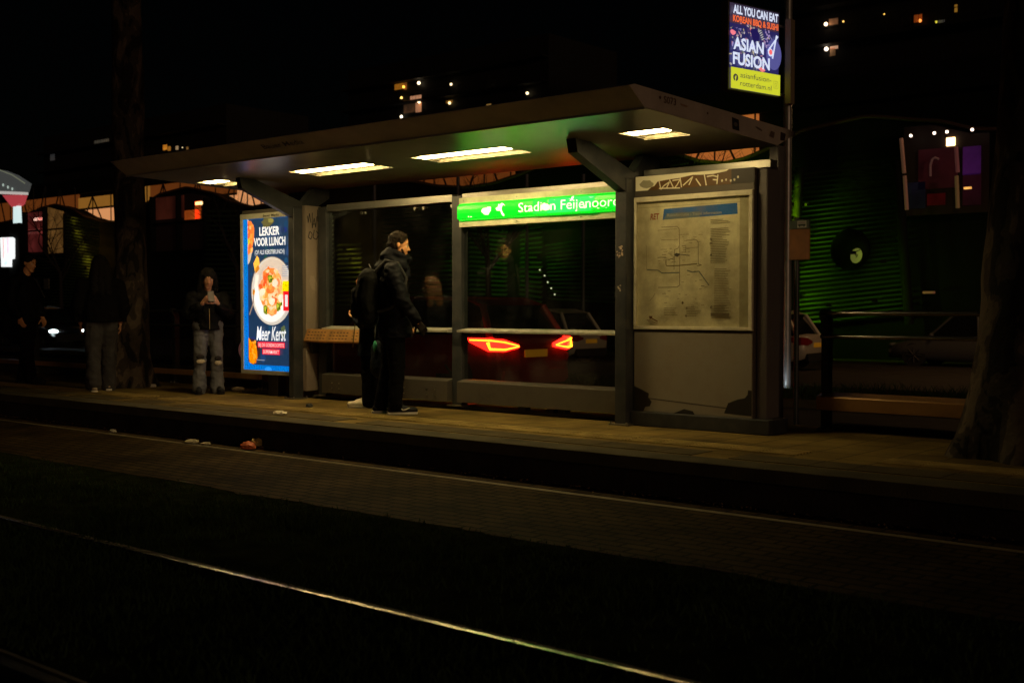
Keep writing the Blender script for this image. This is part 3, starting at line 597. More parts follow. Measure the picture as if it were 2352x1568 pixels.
# ------------------------------------------------------------ platform railings
M_rl = mat('railing_steel', (.30, .28, .26), .25, .9, var=.15, vs=5)
def railing(xa, xb, label, posts, glass=True):
    t = thing('railing', label, 'railing', ((xa+xb)/2, 9.5, HP)); M_ = M_rl
    g = MB(); g.tube([(xa, 9.5, 1.285), (xb, 9.5, 1.285)], .021, 12); put(g, 'top_rail', M_, t)
    g = MB(); g.tube([(xa, 9.5, 1.085), (xb, 9.5, 1.085)], .018, 12); put(g, 'middle_rail', M_, t)
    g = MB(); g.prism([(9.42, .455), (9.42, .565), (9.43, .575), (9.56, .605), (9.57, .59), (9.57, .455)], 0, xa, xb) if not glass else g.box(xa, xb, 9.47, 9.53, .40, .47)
    put(g, 'lower_beam', mat('beam_metal', (.60, .32, .12), .34, .2, var=.2, vs=6, dirt=(.08, .06, .05), dscale=6, damt=.4), t, .004)  # orange street-light sheen is put into the beam's base colour
    for x in posts:
        g = MB(); g.box(x-.035, x+.035, 9.515, 9.60, HP, 1.22); g.prism([(9.52, 1.20), (9.47, 1.27), (9.49, 1.325), (9.54, 1.32), (9.60, 1.22)], 0, x-.035, x+.035); p = put(g, 'post', M_paint, t, .006)
        g = MB(); g.box(x-.06, x+.06, 9.48, 9.64, HP, HP+.012); g.tube([(x-.04, 9.5, HP+.012), (x-.04, 9.5, HP+.03)], .012, 6); g.tube([(x+.04, 9.5, HP+.012), (x+.04, 9.5, HP+.03)], .012, 6); put(g, 'foot_plate', M_alu, p)
    if glass:
        for a, b in zip(posts, posts[1:]):
            g = MB(); g.box(a+.05, b-.05, 9.496, 9.504, .48, 1.05); put(g, 'glass_pane', M_glass, t)
    return t
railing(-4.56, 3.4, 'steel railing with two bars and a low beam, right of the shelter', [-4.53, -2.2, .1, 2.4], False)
railing(-34.2, -12.35, 'long steel railing with glass panes, left of the shelter', [-34.1+1.975*i for i in range(12)], True)

# ------------------------------------------------------------ lamp post with lit advert
lpx = Vector((-9.07, 17.62, -.07))
lp = thing('lamp_post', 'tall grey lamp post in the median grass beyond the right end of the shelter', 'lamp post', lpx)
M_pole = mat('galvanised_pole', (.30, .30, .29), .4, .5, var=.2, vs=6)
g = MB(); g.tube([lpx, lpx+Vector((0, 0, 3)), lpx+Vector((0, 0, 9.5))], [.085, .075, .055], 16); pp = put(g, 'pole', M_pole, lp)
g = MB(); g.tube([lpx+Vector((0, 0, 9.45)), lpx+Vector((-.1, -.6, 9.8)), lpx+Vector((-.3, -1.8, 9.9))], .04, 8); g.box(lpx.x-.45, lpx.x-.15, lpx.y-2.4, lpx.y-1.7, 9.76, 9.86); put(g, 'arm', M_pole, lp)
for z in (5.95, 4.85): g = MB(); g.tube([lpx+Vector((0, 0, z)), lpx+Vector((-.06, -.26, z))], .022, 8); put(g, 'sign_bracket', M_pole, lp)
g = MB(); g.box(lpx.x+.05, lpx.x+.15, lpx.y-.20, lpx.y-.06, 4.62, 5.97); put(g, 'ballast_box', mat('brown_box', (.22, .17, .11), .6), lp)
aa = R(12); U = Vector((math.sin(aa), math.cos(aa), 0)); TL = Vector((-9.365, 16.25, 6.082)); Nn = Vector((U.y, -U.x, 0)); w, h = 1.17, 1.33
ls = thing('lamp_post_advert', 'lit restaurant advert box with yellow foot hanging from the lamp post', 'advert sign', TL+U*w-Vector((0, 0, h)))
g = MB(); P = lambda a, z, d: TL+U*a-Vector((0, 0, z))+Nn*d
g.add([P(a, z, d) for d in (-.16, -.002) for z in (-.03, h+.03) for a in (-.03, w+.03)], [(0, 2, 3, 1), (4, 5, 7, 6), (0, 1, 5, 4), (2, 6, 7, 3), (0, 4, 6, 2), (1, 3, 7, 5)]); put(g, 'housing', M_paint, ls, .01)
A = Art(TL-Vector((0, 0, h)), U, (0, 0, 1), Nn); A.step = .00015
def Q(x, y):
    t = (x-68)/(862-68); top = 35+175*t; bot = 1380+120*t; return (t*w, (bot-y)/(bot-top)*h)
A.rect(0, 0, w, h, (.035, .025, .05)); A.poly([Q(68, 350), Q(862, 515), Q(862, 1165), Q(68, 1050)], (.02, .018, .10))
cols = [(.30, .28, .26), (.12, .12, .15), (.45, .22, .30), (.40, .34, .20), (.22, .20, .42), (.5, .42, .40), (.03, .02, .10), (.10, .12, .08)]
for k in range(230):
    x, y = rnd.uniform(75, 850), rnd.uniform(370, 1150)
    if x < 620 or rnd.random() < .25: A.ell(*Q(x, y), rnd.uniform(.008, .04), rnd.uniform(.006, .02), rnd.choice(cols), rnd.uniform(0, 3.1), 8, .3)
A.ell(*Q(760, 860), .185, .245, (.09, .09, .30), 0, 32); A.ell(*Q(100, 515), .06, .04, (.95, .22, .28), 0, 12, .2); A.ell(*Q(575, 1095), .07, .035, (.85, .20, .22), 0, 12, .2); A.line([Q(375, 440), Q(395, 530)], .03, (.9, .25, .2)); A.ell(*Q(450, 560), .09, .13, (.015, .01, .09), .5, 14, .2)
for k in range(5): A.ell(*Q(530+k*12, 490+k*32), .04, .010, (.45, .45, .42), .5, 8)
for k in range(22): A.ell(*Q(rnd.uniform(610, 690), rnd.uniform(490, 760)), .016, .014, (.35, .25, .50), 0, 7, .2)
def T(txt, x0, y0, x1, cap, col, bold=.02): a, b = Q(x0, y0), Q(x1, y0+(x1-x0)*.17); A.text(txt, a[0], a[1], cap, b[0]-a[0], col, bold)
pw = (.72, .80, 1.0)
T('ALL YOU CAN EAT', 100, 205, 826, .125, pw, .035); T('KOREAN BBQ & SUSHI', 97, 335, 828, .095, (1.0, .16, .04), .03)
T('ASIAN', 105, 765, 590, .18, pw, .03); T('FUSION', 98, 998, 690, .18, pw, .03)
A.line([Q(800, 560), Q(735, 920)], .030, pw); A.line([Q(825, 575), Q(660, 800)], .026, pw); A.ell(*Q(702, 825), .062, .063, pw, 0, 16); A.ell(*Q(704, 820), .040, .044, (1, .15, .16), 0, 14)
ye = (.62, .66, .03); A.poly([Q(68, 1050), Q(864, 1180), Q(862, 1500), Q(68, 1380)], ye)
dkk = (.06, .05, .04); T('asianfusion-', 215, 1215, 720, .085, dkk, .0); T('rotterdam.nl', 215, 1345, 720, .085, dkk, .0)
A.ell(*Q(142, 1218), .058, .058, dkk, 0, 24); A.text('f', Q(128, 1270)[0], Q(128, 1275)[1], .085, .04, ye, .03)
q0 = Q(755, 1270); A.line([(q0[0], q0[1]-.11), (q0[0]+.105, q0[1]-.11), (q0[0]+.105, q0[1]+.0), (q0[0], q0[1]+.0), (q0[0], q0[1]-.11)], .009, (.3, .3, .03)); A.ell(q0[0]+.052, q0[1]-.055, .03, .03, (.3, .3, .03), 0, 18); A.ell(q0[0]+.052, q0[1]-.055, .02, .02, ye, 0, 18); A.ell(q0[0]+.085, q0[1]-.02, .006, .006, (.3, .3, .03), 0, 8)
A.build('advert_print', mat('advert_backlit', attr=True, rough=.3, emit='col', es=.95), ls)
# sign plate: orange flag board by the shelter end
bs = thing('stop_board', 'small orange stop board with white vehicle symbol on a thin post behind the shelter', 'sign', (-6.05, 12.2, -.02))
a = at(1814, 510, 12.2); b = at(1860, 596, 12.2); xp = (a.x*.72+b.x*.28)
g = MB(); g.tube([(xp, 12.24, -.02), (xp, 12.24, a.z+.05)], .03, 12); put(g, 'pole', M_paint, bs)
g = MB(); g.box(a.x, b.x, 12.19, 12.21, b.z, a.z-.085); put(g, 'orange_board', mat('orange_board', (.34, .10, .02), .55, var=.2, vs=5, dirt=(.1, .04, .02), dscale=6, damt=.4), bs, .004)
g = MB(); g.box(a.x, b.x, 12.188, 12.212, a.z-.083, a.z+.02); tb = put(g, 'top_board', M_paint, bs, .004)
A = Art((a.x+.10, 12.187, a.z-.07), (1, 0, 0), (0, 0, 1), (0, -1, 0)); A.rect(0, 0, .11, .075, (.50, .42, .44)); A.rect(.01, .018, .10, .040, (.03, .03, .03)); A.rect(.01, .052, .10, .060, (.2, .12, .15)); A.ell(.028, .014, .008, .008, (.03, .03, .03), 0, 8); A.ell(.082, .014, .008, .008, (.03, .03, .03), 0, 8); A.build('vehicle_symbol', M_print, tb)

# ------------------------------------------------------------ cars
def car_mats(nm, col, rough=.3, metal=.2): return mat(nm, col, rough, metal, coat=.6)
M_cglass = mat('car_glass', (.01, .012, .012), .05, spec=.8); M_tyre = mat('tyre', (.02, .02, .02), .8); M_rim = mat('rim', (.07, .07, .07), .5, .5); M_plast = mat('black_plastic', (.02, .02, .02), .55)
def make_car(name, label, paint, loc, rz, L=4.3, H=1.48, Wd=.9, tail_on=False, head_on=False, suv=False, group=None):
    t = thing(name, label, 'car', loc, rz, group); hb = .80 if not suv else .88
    # stations x (front +): (x, half width, bottom z, belt z)
    hl = L/2
    st = [(-hl, .72, .42, hb-.12), (-hl+.06, .84, .32, hb+.02), (-hl+.25, .88, .25, hb+.06), (-hl+.9, .90, .20, hb+.08), (-.6, .90, .18, hb+.06), (.3, .90, .18, hb+.03), (hl-1.25, .90, .20, hb), (hl-.55, .89, .22, hb-.10), (hl-.18, .83, .25, hb-.17), (hl, .68, .32, hb-.30)]
    g = MB(); ring = []
    for x, w_, zb, zt in st:
        w_ = w_/.9*Wd; zm = zb+(zt-zb)*.55
        half = [(0, zb), (w_*.86, zb), (w_*.97, zb+.10), (w_, zm), (w_*.985, zt-.10), (w_*.94, zt-.02), (w_*.80, zt+.025), (0, zt+.05)]
        ring.append([(x, y, z) for y, z in half]+[(x, -y, z) for y, z in half[-2:0:-1]])
    n = len(ring[0]); vs = [p for r in ring for p in r]
    g.add(vs, [(i*n+k, (i+1)*n+k, (i+1)*n+(k+1) % n, i*n+(k+1) % n) for i in range(len(ring)-1) for k in range(n)], 0, True)
    g.add(vs, [tuple(range(n))[::-1], tuple(range((len(ring)-1)*n, len(ring)*n))], 0, True)
    body = g.build('body', paint, t); body.data.validate()
    bm = bmesh.new(); bm.from_mesh(body.data); bmesh.ops.remove_doubles(bm, verts=bm.verts, dist=1e-4); bmesh.ops.recalc_face_normals(bm, faces=bm.faces); bm.to_mesh(body.data); bm.free()
    wx = (hl-.82, -hl+.80); wr_ = .33 if not suv else .36
    c = MB()
    for x in wx: c.tube([(x, -1.2, wr_), (x, 1.2, wr_)], wr_+.05, 28)
    cut = c.build('cut', paint); md = body.modifiers.new('b', 'BOOLEAN'); md.operation = 'DIFFERENCE'; md.object = cut; md.solver = 'EXACT'
    dg = bpy.context.evaluated_depsgraph_get(); me = bpy.data.meshes.new_from_object(body.evaluated_get(dg)); body.modifiers.clear(); body.data = me; bpy.data.objects.remove(cut)
    # greenhouse
    g = MB(); zr = H; bt = hb+.07
    pr = [(-hl+.22, bt-.04, .78), (-hl+.55, zr-.10, .62), (-hl+.95, zr-.01, .60), (-.2, zr, .61), (.35, zr-.06, .60), (hl-1.15, bt-.06, .74)] if not suv else [(-hl+.16, bt-.04, .80), (-hl+.42, zr-.12, .66), (-hl+.75, zr-.02, .64), (-.3, zr, .65), (.45, zr-.07, .63), (hl-1.2, bt-.06, .76)]
    def ringg(k, wi): return [(x, s*(y+wi)*Wd/.9, z) for x, z, y in pr for s in (k,)]
    N = len(pr); l_ = ringg(1, 0); r_ = ringg(-1, 0); bl_ = [(pr[0][0], .80*Wd/.9, bt-.05), (pr[-1][0], .80*Wd/.9, bt-.07)]
    vs = l_+r_; g.add(vs, [(i, i+1, N+i+1, N+i) for i in range(N-1)], 0, True); g.add(vs, [tuple(range(N))[::-1], tuple(range(N, 2*N)), (0, N, 2*N-1, N-1)], 0)
    put_ = g.build('windows', M_cglass, t)
    g = MB(); e = .008
    vs = [(x, s*(y+.012)*Wd/.9, z+e) for s in (1, -1) for x, z, y in pr[1:5]]; g.add(vs, [(i, i+1, 4+i+1, 4+i) for i in range(3)], 0, True)
    for s in (1, -1):
        for (i, j, wd) in ((0, 1, .09), (4, 5, .05)):
            a = Vector((pr[i][0], s*(pr[i][2]+.006)*Wd/.9, pr[i][1])); b = Vector((pr[j][0], s*(pr[j][2]+.006)*Wd/.9, pr[j][1])); g.tube([a, b], wd*.6, 6)
        g.tube([(x, s*(y+.0)*Wd/.9, z) for x, z, y in pr[1:5]], .028, 6)
        g.tube([(-.35, s*.66*Wd/.9, zr-.04), (-.42, s*.80*Wd/.9, bt)], .035, 6)
    g.build('roof', paint, t)
    for x in wx:
        for s in (1, -1):
            g = MB(); y0 = s*(Wd-.215); y1 = s*(Wd-.02); g.tube([(x, y0, wr_), (x, y0*.98+y1*.02, wr_), (x, y1, wr_)], [wr_-.02, wr_, wr_], 28); tw = g.build('wheel', M_tyre, t)
            g = MB(); g.tube([(x, y1-s*.01, wr_), (x, y1+s*.004, wr_)], wr_*.66, 20, caps=False)
            for k in range(8): an = k*math.pi/4; g.tube([(x, y1+s*.006, wr_), (x+wr_*.64*math.cos(an), y1+s*.002, wr_+wr_*.64*math.sin(an))], .022, 5)
            g.ball((x, y1+s*.005, wr_), (.05, .015, .05), seg=10, rings=6); g.build('rim', M_rim, tw)
    M_tail = mat('tail_light_on', (.4, 0, 0), .3, emit=(1, .012, .006), es=8) if tail_on else mat('tail_light', (.20, .01, .01), .25)
    M_tin = mat('tail_strip_on', (1, .2, .05), .3, emit=(1, .22, .008), es=10) if tail_on else MATS['tail_light']if 'tail_light' in MATS else M_tail
    for s in (1, -1):
        g = MB(); z0, z1 = hb-.15, hb+.03; xo = -hl
        out = [(xo-.03, s*.42, z0+.04), (xo-.02, s*.70*Wd/.9, z0-.01), (xo+.08, s*.90*Wd/.9, z0), (xo+.40, s*.935*Wd/.9, z1-.05)]; up = [(xo-.03, s*.42, z0+.09), (xo-.015, s*.70*Wd/.9, z1-.01), (xo+.08, s*.90*Wd/.9, z1+.01), (xo+.44, s*.93*Wd/.9, z1+.01)]
        inn = [(p[0]+.09, p[1]-s*.05, p[2]) for p in out]; iup = [(p[0]+.09, p[1]-s*.05, p[2]) for p in up]
        vs = out+up+inn+iup; g.add(vs, [(i, i+1, 5+i, 4+i) for i in range(3)]+[(8+i, 12+i, 13+i, 9+i) for i in range(3)]+[(4+i, 5+i, 13+i, 12+i) for i in range(3)]+[(i, 8+i, 9+i, i+1) for i in range(3)]+[(0, 4, 12, 8), (3, 11, 15, 7)]); tl = g.build('tail_light', M_tail, t)
        if tail_on:
            g = MB(); o_ = lambda p, d: Vector(p)+Vector((-.016, s*.012, d))
            g.tube([o_(out[0], .022), o_(out[1], .035), o_(out[2], .035), (out[2][0]+.02, out[2][1]+s*.02, z1-.05)], [.007, .014, .020, .028], 6)
            g.tube([o_(up[0], -.02), o_(up[1], -.04), o_(up[2], -.032), o_(up[3], -.03)], [.007, .012, .013, .010], 6); g.build('light_strip', M_tin, tl)
        g = MB(); g.ball((hl-.16, s*.62, hb-.20), (.16, .17, .07), seg=14, rings=8); g.build('headlight', mat('headlight_on', (1, 1, 1), .2, emit=(.85, .95, 1), es=14) if head_on else mat('headlight', (.35, .36, .38), .12, .3), t)
        g = MB(); g.ball((hl-1.35, s*(Wd+.07), hb+.10), (.06, .09, .06), seg=10, rings=6); g.build('mirror', paint, t)
    g = MB(); g.box(-hl-.015, -hl+.04, -.26, .26, hb-.22 if not suv else hb-.25, hb-.11 if not suv else hb-.14); pl = g.build('number_plate', mat('number_plate', (.55, .30, .03), .45, emit=(.6, .25, .01) if tail_on else None, es=.12), t, .004)
    g = MB(); g.prism([(-.80*Wd, .30), (-.70*Wd, .24), (.70*Wd, .24), (.80*Wd, .30), (.78*Wd, .44), (-.78*Wd, .44)], 0, -hl-.03, -hl+.25); g.build('rear_bumper', paint if tail_on else M_plast, t, .02)
    g = MB(); g.prism([(-.62, .30), (-.55, .24), (.55, .24), (.62, .30), (.60, .50), (-.60, .50)], 0, hl-.15, hl+.01); g.build('grille', M_plast, t, .02)
    return t
P_red = car_mats('dark_red_paint', (.19, .010, .010), .42, .1); P_wh = car_mats('white_paint', (.50, .46, .38), .45); P_sil = car_mats('silver_paint', (.14, .145, .15), .35, .3); P_blk = car_mats('black_paint', (.012, .012, .014))
make_car('parked_car', 'dark red car with glowing tail lights seen through the shelter glass', P_red, (-13.2, 13.36, -.02), math.pi, L=4.6, H=1.50, Wd=.93, tail_on=True, suv=True)
make_car('parked_car', 'white car behind the lamp post with its number plate at the right edge', P_wh, (-15.2, 26.8, -.23), math.pi+R(6), group='cars parked in front of the green building')
make_car('parked_car', 'pale car with black bumper seen through the shelter glass right of red lights', P_wh, (-21.0, 25.4, -.21), math.pi+R(2), group='cars parked in front of the green building')
make_car('parked_car', 'silver car half hidden behind the right tree trunk, front wheel showing', P_sil, (-11.4, 33.2, -.33), math.pi, group='cars parked in front of the green building')
make_car('parked_car', 'black car hidden mostly behind the big right tree trunk', P_blk, (-6.3, 25.6, -.21), math.pi, group='cars parked in front of the green building')
make_car('parked_car', 'oncoming car with bright headlights at the far left beyond the railing', P_blk, tuple(atz(135, 745, .35).xy*.30)+(0,), 0) if False else make_car('parked_car', 'oncoming car with bright headlights at the far left beyond the railing', P_blk, (-42.6, 22.5, -.15), 0, head_on=True)

# ------------------------------------------------------------ the louvred entertainment building
YB = 36.0
bd = thing('building', 'long dark building with scalloped top, green louvre walls and orange lit clerestory', 'building', (-30, YB+3, -.36))
M_dark = mat('dark_cladding', (.006, .007, .006), .8, var=.3, vs=.6, spec=.2); M_louv = mat('green_louvre', (.07, .13, .05), .38, .2, var=.15, vs=.8)
X0, X1 = -95, -9.0; PER = 12.3; VAL = -21.1
SC = [(at(x, y, YB+.6).x, at(x, y, YB+.6).z) for x, y in ((-330, 560), (-150, 490), (-60, 512), (-20, 517), (60, 502), (95, 479), (128, 471), (165, 480), (200, 498), (240, 509), (275, 511), (319, 482), (370, 447), (430, 432), (490, 444), (530, 465), (580, 477), (625, 468), (700, 425), (790, 398), (880, 402), (950, 418), (1010, 429), (1071, 432), (1130, 424), (1180, 408), (1290, 360), (1380, 340), (1470, 340), (1560, 357), (1610, 372), (1665, 377), (1715, 366), (1750, 350), (1850, 300), (1990, 270), (2150, 280), (2250, 300), (2600, 300))]
def ztop(X):
    for (a, za), (b, zb) in zip(SC, SC[1:]):
        if a <= X <= b: t = (X-a)/(b-a); t = t*t*(3-2*t)*.35+t*.65; return za+(zb-za)*t
    return SC[0][1] if X < SC[0][0] else SC[-1][1]
g = MB(); N = 240
for i in range(N):
    a, b = X0+(X1-X0)*i/N, X0+(X1-X0)*(i+1)/N; g.quad((a, YB+.6, -.4), (b, YB+.6, -.4), (b, YB+.6, ztop(b)), (a, YB+.6, ztop(a)))
    g.quad((a, YB+.6, ztop(a)), (b, YB+.6, ztop(b)), (b, YB+1.4, ztop(b)), (a, YB+1.4, ztop(a)))
put(g, 'wall', M_dark, bd)
g = MB()
for i in range(N):
    a, b = X0+(X1-X0)*i/N, X0+(X1-X0)*(i+1)/N; g.tube([(a, YB+.55, ztop(a)+.03), (b, YB+.55, ztop(b)+.03)], .07, 6, caps=False)
put(g, 'coping', mat('rust_coping', (.10, .05, .03), .6), bd)
M_wallglow = mat('lit_clerestory', (.4, .2, .1), .6, emit=(1, .28, .055), es=.36); M_wallglow2 = mat('lit_clerestory_bright', (.4, .25, .15), .6, emit=(1, .42, .16), es=.62)  # lamplit wall behind the scalloped top, its orange light put into emission
M_wallglowA = mat('lit_clerestory_amber', (.4, .2, .1), .6, emit=(1, .42, .06), es=.20, var=.3, vs=1)
M_wallglow3 = mat('lit_clerestory_dim', (.3, .15, .08), .6, emit=(1, .25, .04), es=.09)
for i, (xa, xb) in enumerate([(at(-20, 480, YB+2.2).x, at(112, 480, YB+2.2).x), (at(112, 480, YB+2.2).x, at(180, 480, YB+2.2).x), (at(180, 480, YB+2.2).x, at(262, 480, YB+2.2).x), (at(300, 480, YB+2.2).x, at(345, 450, YB+2.2).x), (at(345, 450, YB+2.2).x, at(545, 450, YB+2.2).x), (at(545, 450, YB+2.2).x, at(607, 450, YB+2.2).x), (at(615, 450, YB+2.2).x, at(700, 450, YB+2.2).x), (at(950, 400, YB+2.2).x, at(1180, 400, YB+2.2).x), (at(1560, 360, YB+2.2).x, at(1740, 360, YB+2.2).x)]):
    zt = 8.3
    if i in (0, 1, 2): zt = at((20, 146, 230)[i], (440, 436, 450)[i], YB+2.2).z
    zd = at(285, 471, YB+2.2).z if i < 5 else 0
    if i in (1, 2, 3, 4): g = MB(); g.box(xa, xb, YB+2.15, YB+2.19, 4.6, zd-.08); put(g, 'clerestory_glazing', M_wallglow2, bd); g = MB(); g.box(xa, xb, YB+2.1, YB+2.19, zd-.08, zd+.04); put(g, 'clerestory_bar', M_plast, bd)
    g = MB(); g.box(xa, xb, YB+2.2, YB+2.3, 4.6, zt); put(g, 'clerestory_glazing', (M_wallglow3, M_wallglow3, M_wallglowA, M_wallglowA, M_wallglow3, M_wallglow2, M_wallglow, M_wallglow3, M_wallglow)[i], bd)
    n = max(2, int((xb-xa)/1.5))
    g = MB()
    for k in range(n+1):
        x = xa+(xb-xa)*k/n; g.tube([(x, YB+2.0, 4.8), (x, YB+2.0, zt)], .035, 5)
        if k < n: x2 = xa+(xb-xa)*(k+1)/n; g.tube([(x, YB+1.98, zt if k % 2 else 5.2), (x2, YB+1.98, 5.2 if k % 2 else zt)], .045, 5)
    put(g, 'truss', M_plast, bd)
g = MB(); g.box(X0, X1, YB+2.0, YB+14, 8.3, 9.2); g.box(X0, X1, YB+2.35, YB+14, 4, 8.3)
put(g, 'roof', M_dark, bd)
def louvre(c, n, name='louvre_wall', th=.045):
    """c: four world corners top-left, top-right, bottom-right, bottom-left; n tilted boards between two side stiles"""
    tl, tr, br, bl = c; g = MB()
    for i in range(n):
        t = (i+.5)/n; a = tl.lerp(bl, t); b = tr.lerp(br, t); hh = (tl-bl).length/n*.38; d = Vector((0, -.075, -hh*.5)); u_ = Vector((0, .05, hh*.5)); th_ = Vector((0, .02, .012))
        a0, b0 = a, b; K = 14
        while K and a0.z > ztop(a0.x)-.12 and (b0-a0).length > .1: a0 = a0+(b-a)/14; K -= 1
        K = 14
        while K and b0.z > ztop(b0.x)-.12 and (b0-a0).length > .1: b0 = b0-(b-a)/14; K -= 1
        if (b0-a0).length < .15 or (b0-a0).dot(b-a) < 0: continue
        a, b = a0, b0; vs = [a+d, b+d, b+u_, a+u_, a+d+th_, b+d+th_, b+u_+th_, a+u_+th_]; g.add(vs, [(0, 1, 2, 3), (7, 6, 5, 4), (0, 4, 5, 1), (3, 2, 6, 7), (0, 3, 7, 4), (1, 5, 6, 2)])
    o = put(g, name, M_louv, bd); return o
def px4(xl, ytl, xr, ytr, ybr, ybl, Yl, Yr, dxl=0, dxr=0): return (at(xl, ytl, Yl), at(xr, ytr, Yr), at(xr+dxr, ybr, Yr), at(xl+dxl, ybl, Yl))
louvre(px4(1848, 395, 2058, 372, 722, 750, YB, YB, -36, 28), 33)
louvre(px4(1806, 390, 1836, 391, 748, 748, YB-.6, YB-.6, 0, -20), 33)
louvre(px4(1078, 520, 1165, 529, 682, 680, YB-.5, YB+.3), 15)
louvre(px4(1195, 515, 1245, 505, 700, 690, YB+.3, YB-.1), 17)
louvre(px4(1252, 560, 1420, 535, 700, 690, YB+.2, YB-.3, 10, 0), 15)
louvre(px4(880, 470, 1045, 455, 700, 705, YB-.2, YB-.2, 0, 0), 23)
louvre(px4(775, 558, 830, 556, 704, 705, YB-.4, YB-.4), 14)
louvre(px4(745, 480, 765, 482, 704, 704, YB-.2, YB-.1), 21)
louvre(px4(470, 480, 545, 480, 700, 700, YB-.2, YB-.2), 20)
louvre(px4(153, 492, 228, 512, 705, 705, YB-.2, YB-.2, -8, 0), 30)
louvre(px4(60, 585, 150, 583, 705, 705, YB-.1, YB-.1), 17)
louvre(px4(1540, 365, 1660, 350, 400, 420, YB, YB), 5)
g = MB(); a = at(1838, 385, YB-.7); b = at(1812, 745, YB-.7); g.tube([a, b], .16, 8); a = at(2060, 370, YB-.3); b = at(2088, 745, YB-.3); put(g, 'corner_stile', M_dark, bd)
g = MB(); g.tube([a, b], .16, 8); put(g, 'corner_stile', M_dark, bd)
for x in (1210, 1052, 1340, 860): a = at(x, 400, YB-.8); g = MB(); g.tube([a, Vector((a.x, a.y, -.3))], .07, 8); put(g, 'pillar', mat('pillar_paint', (.10, .10, .11), .5), bd)
M_fix = mat('fixture_black', (.01, .01, .01), .7)
def flood(name, p, e, col, parent):
    """wall washer: small black housing on a bracket, its lens towards the wall"""
    g = MB(); g.box(p.x-.09, p.x+.09, p.y-.05, p.y, p.z-.05, p.z+.05); g.tube([(p.x, p.y, p.z), (p.x, p.y+.5, p.z+.1)], .012, 5); o = put(g, name, M_fix, parent)
    l = bpy.data.lights.new(name+'_light', 'AREA'); l.shape = 'RECTANGLE'; l.size = .16; l.size_y = .08; l.energy = e; l.color = col; q = bpy.data.objects.new(name+'_light', l); S.collection.objects.link(q)
    q.location = p+Vector((0, .012, 0)); q.rotation_euler = Vector((0, -1, .15)).to_track_quat('Z', 'X').to_euler(); return o
def lamp(name, p, r, col, es, parent=None, light=0, lr=.12, lcol=None):
    if light: return flood(name, Vector(p), light, lcol or col, parent)
    g = MB(); g.ball(p, r, seg=12, rings=8); o = put(g, name, mat('glow_%d_%d_%d_%d' % (col[0]*99, col[1]*99, col[2]*99, es), col, .5, emit=col, es=es), parent)
    if light:
        l = bpy.data.lights.new(name+'_light', 'POINT'); l.energy = light; l.color = lcol or col; l.shadow_soft_size = lr; q = bpy.data.objects.new(name+'_light', l); S.collection.objects.link(q)
        q.location = Vector(p)+Vector((0, -r*1.5-.02, 0)); 
    return o
GN = (.25, 1, .03)
for x, y, e in ((1850, 470, 1.2), (1846, 540, 3), (1842, 610, 5), (1838, 680, 6), (1832, 730, 5)): lamp('green_floodlight', at(x, y, YB-.55), .02, GN, 1, bd, e*.9, .15, (.42, 1, .0))
for x, y, e in ((1905, 700, 6), (2010, 690, 8), (1960, 580, 5), (2030, 600, 3)): lamp('green_floodlight', at(x, y, YB-1.5), .02, GN, 1, bd, e*.6, .15, (.45, 1, .0))
for y, e in ((430, 2.5), (470, 5), (500, 7)): lamp('green_floodlight', at(1818, y, YB-1.1), .02, GN, 1, bd, e, .1, (.45, 1, .0))
for x, y, e, d in ((1150, 530, 8, .95), (1150, 570, 5, .95), (1120, 640, 2, 1.2), (1240, 530, 4, .6), (1240, 590, 2, .6), (1035, 500, 2.5, .7), (1030, 590, 2, .7)): lamp('green_floodlight', at(x, y, YB-d), .02, GN, 1, bd, e, .1, (.28, 1, .01))
for x, y in ((1590, 375), (1640, 385)): lamp('green_floodlight', at(x, y, YB-.6), .02, GN, 1, bd, 4, .1, (.4, 1, .02))
OR = (1, .50, .10)
for x, y, e in ((160, 500, 1.5), (168, 530, 3), (178, 560, 4), (190, 590, 5), (198, 615, 3), (792, 572, 4), (806, 595, 4), (822, 618, 4), (822, 660, 2), (755, 500, 3), (756, 530, 3), (757, 580, 1.5), (190, 660, 1)): lamp('amber_spot', at(x, y, YB-.5 if x < 300 else YB-.75), .012, OR, 1, bd, e, .05, (1, .50, .06))
for k, (x, y) in enumerate([(1232, 620), (1243, 633), (1250, 648), (1258, 662), (1266, 676)]): lamp('strip_lamp', at(x+8, y, YB-.5), .03, (.95, .9, .55), 1, bd)  # glowing balls stand in for light glinting on the slats
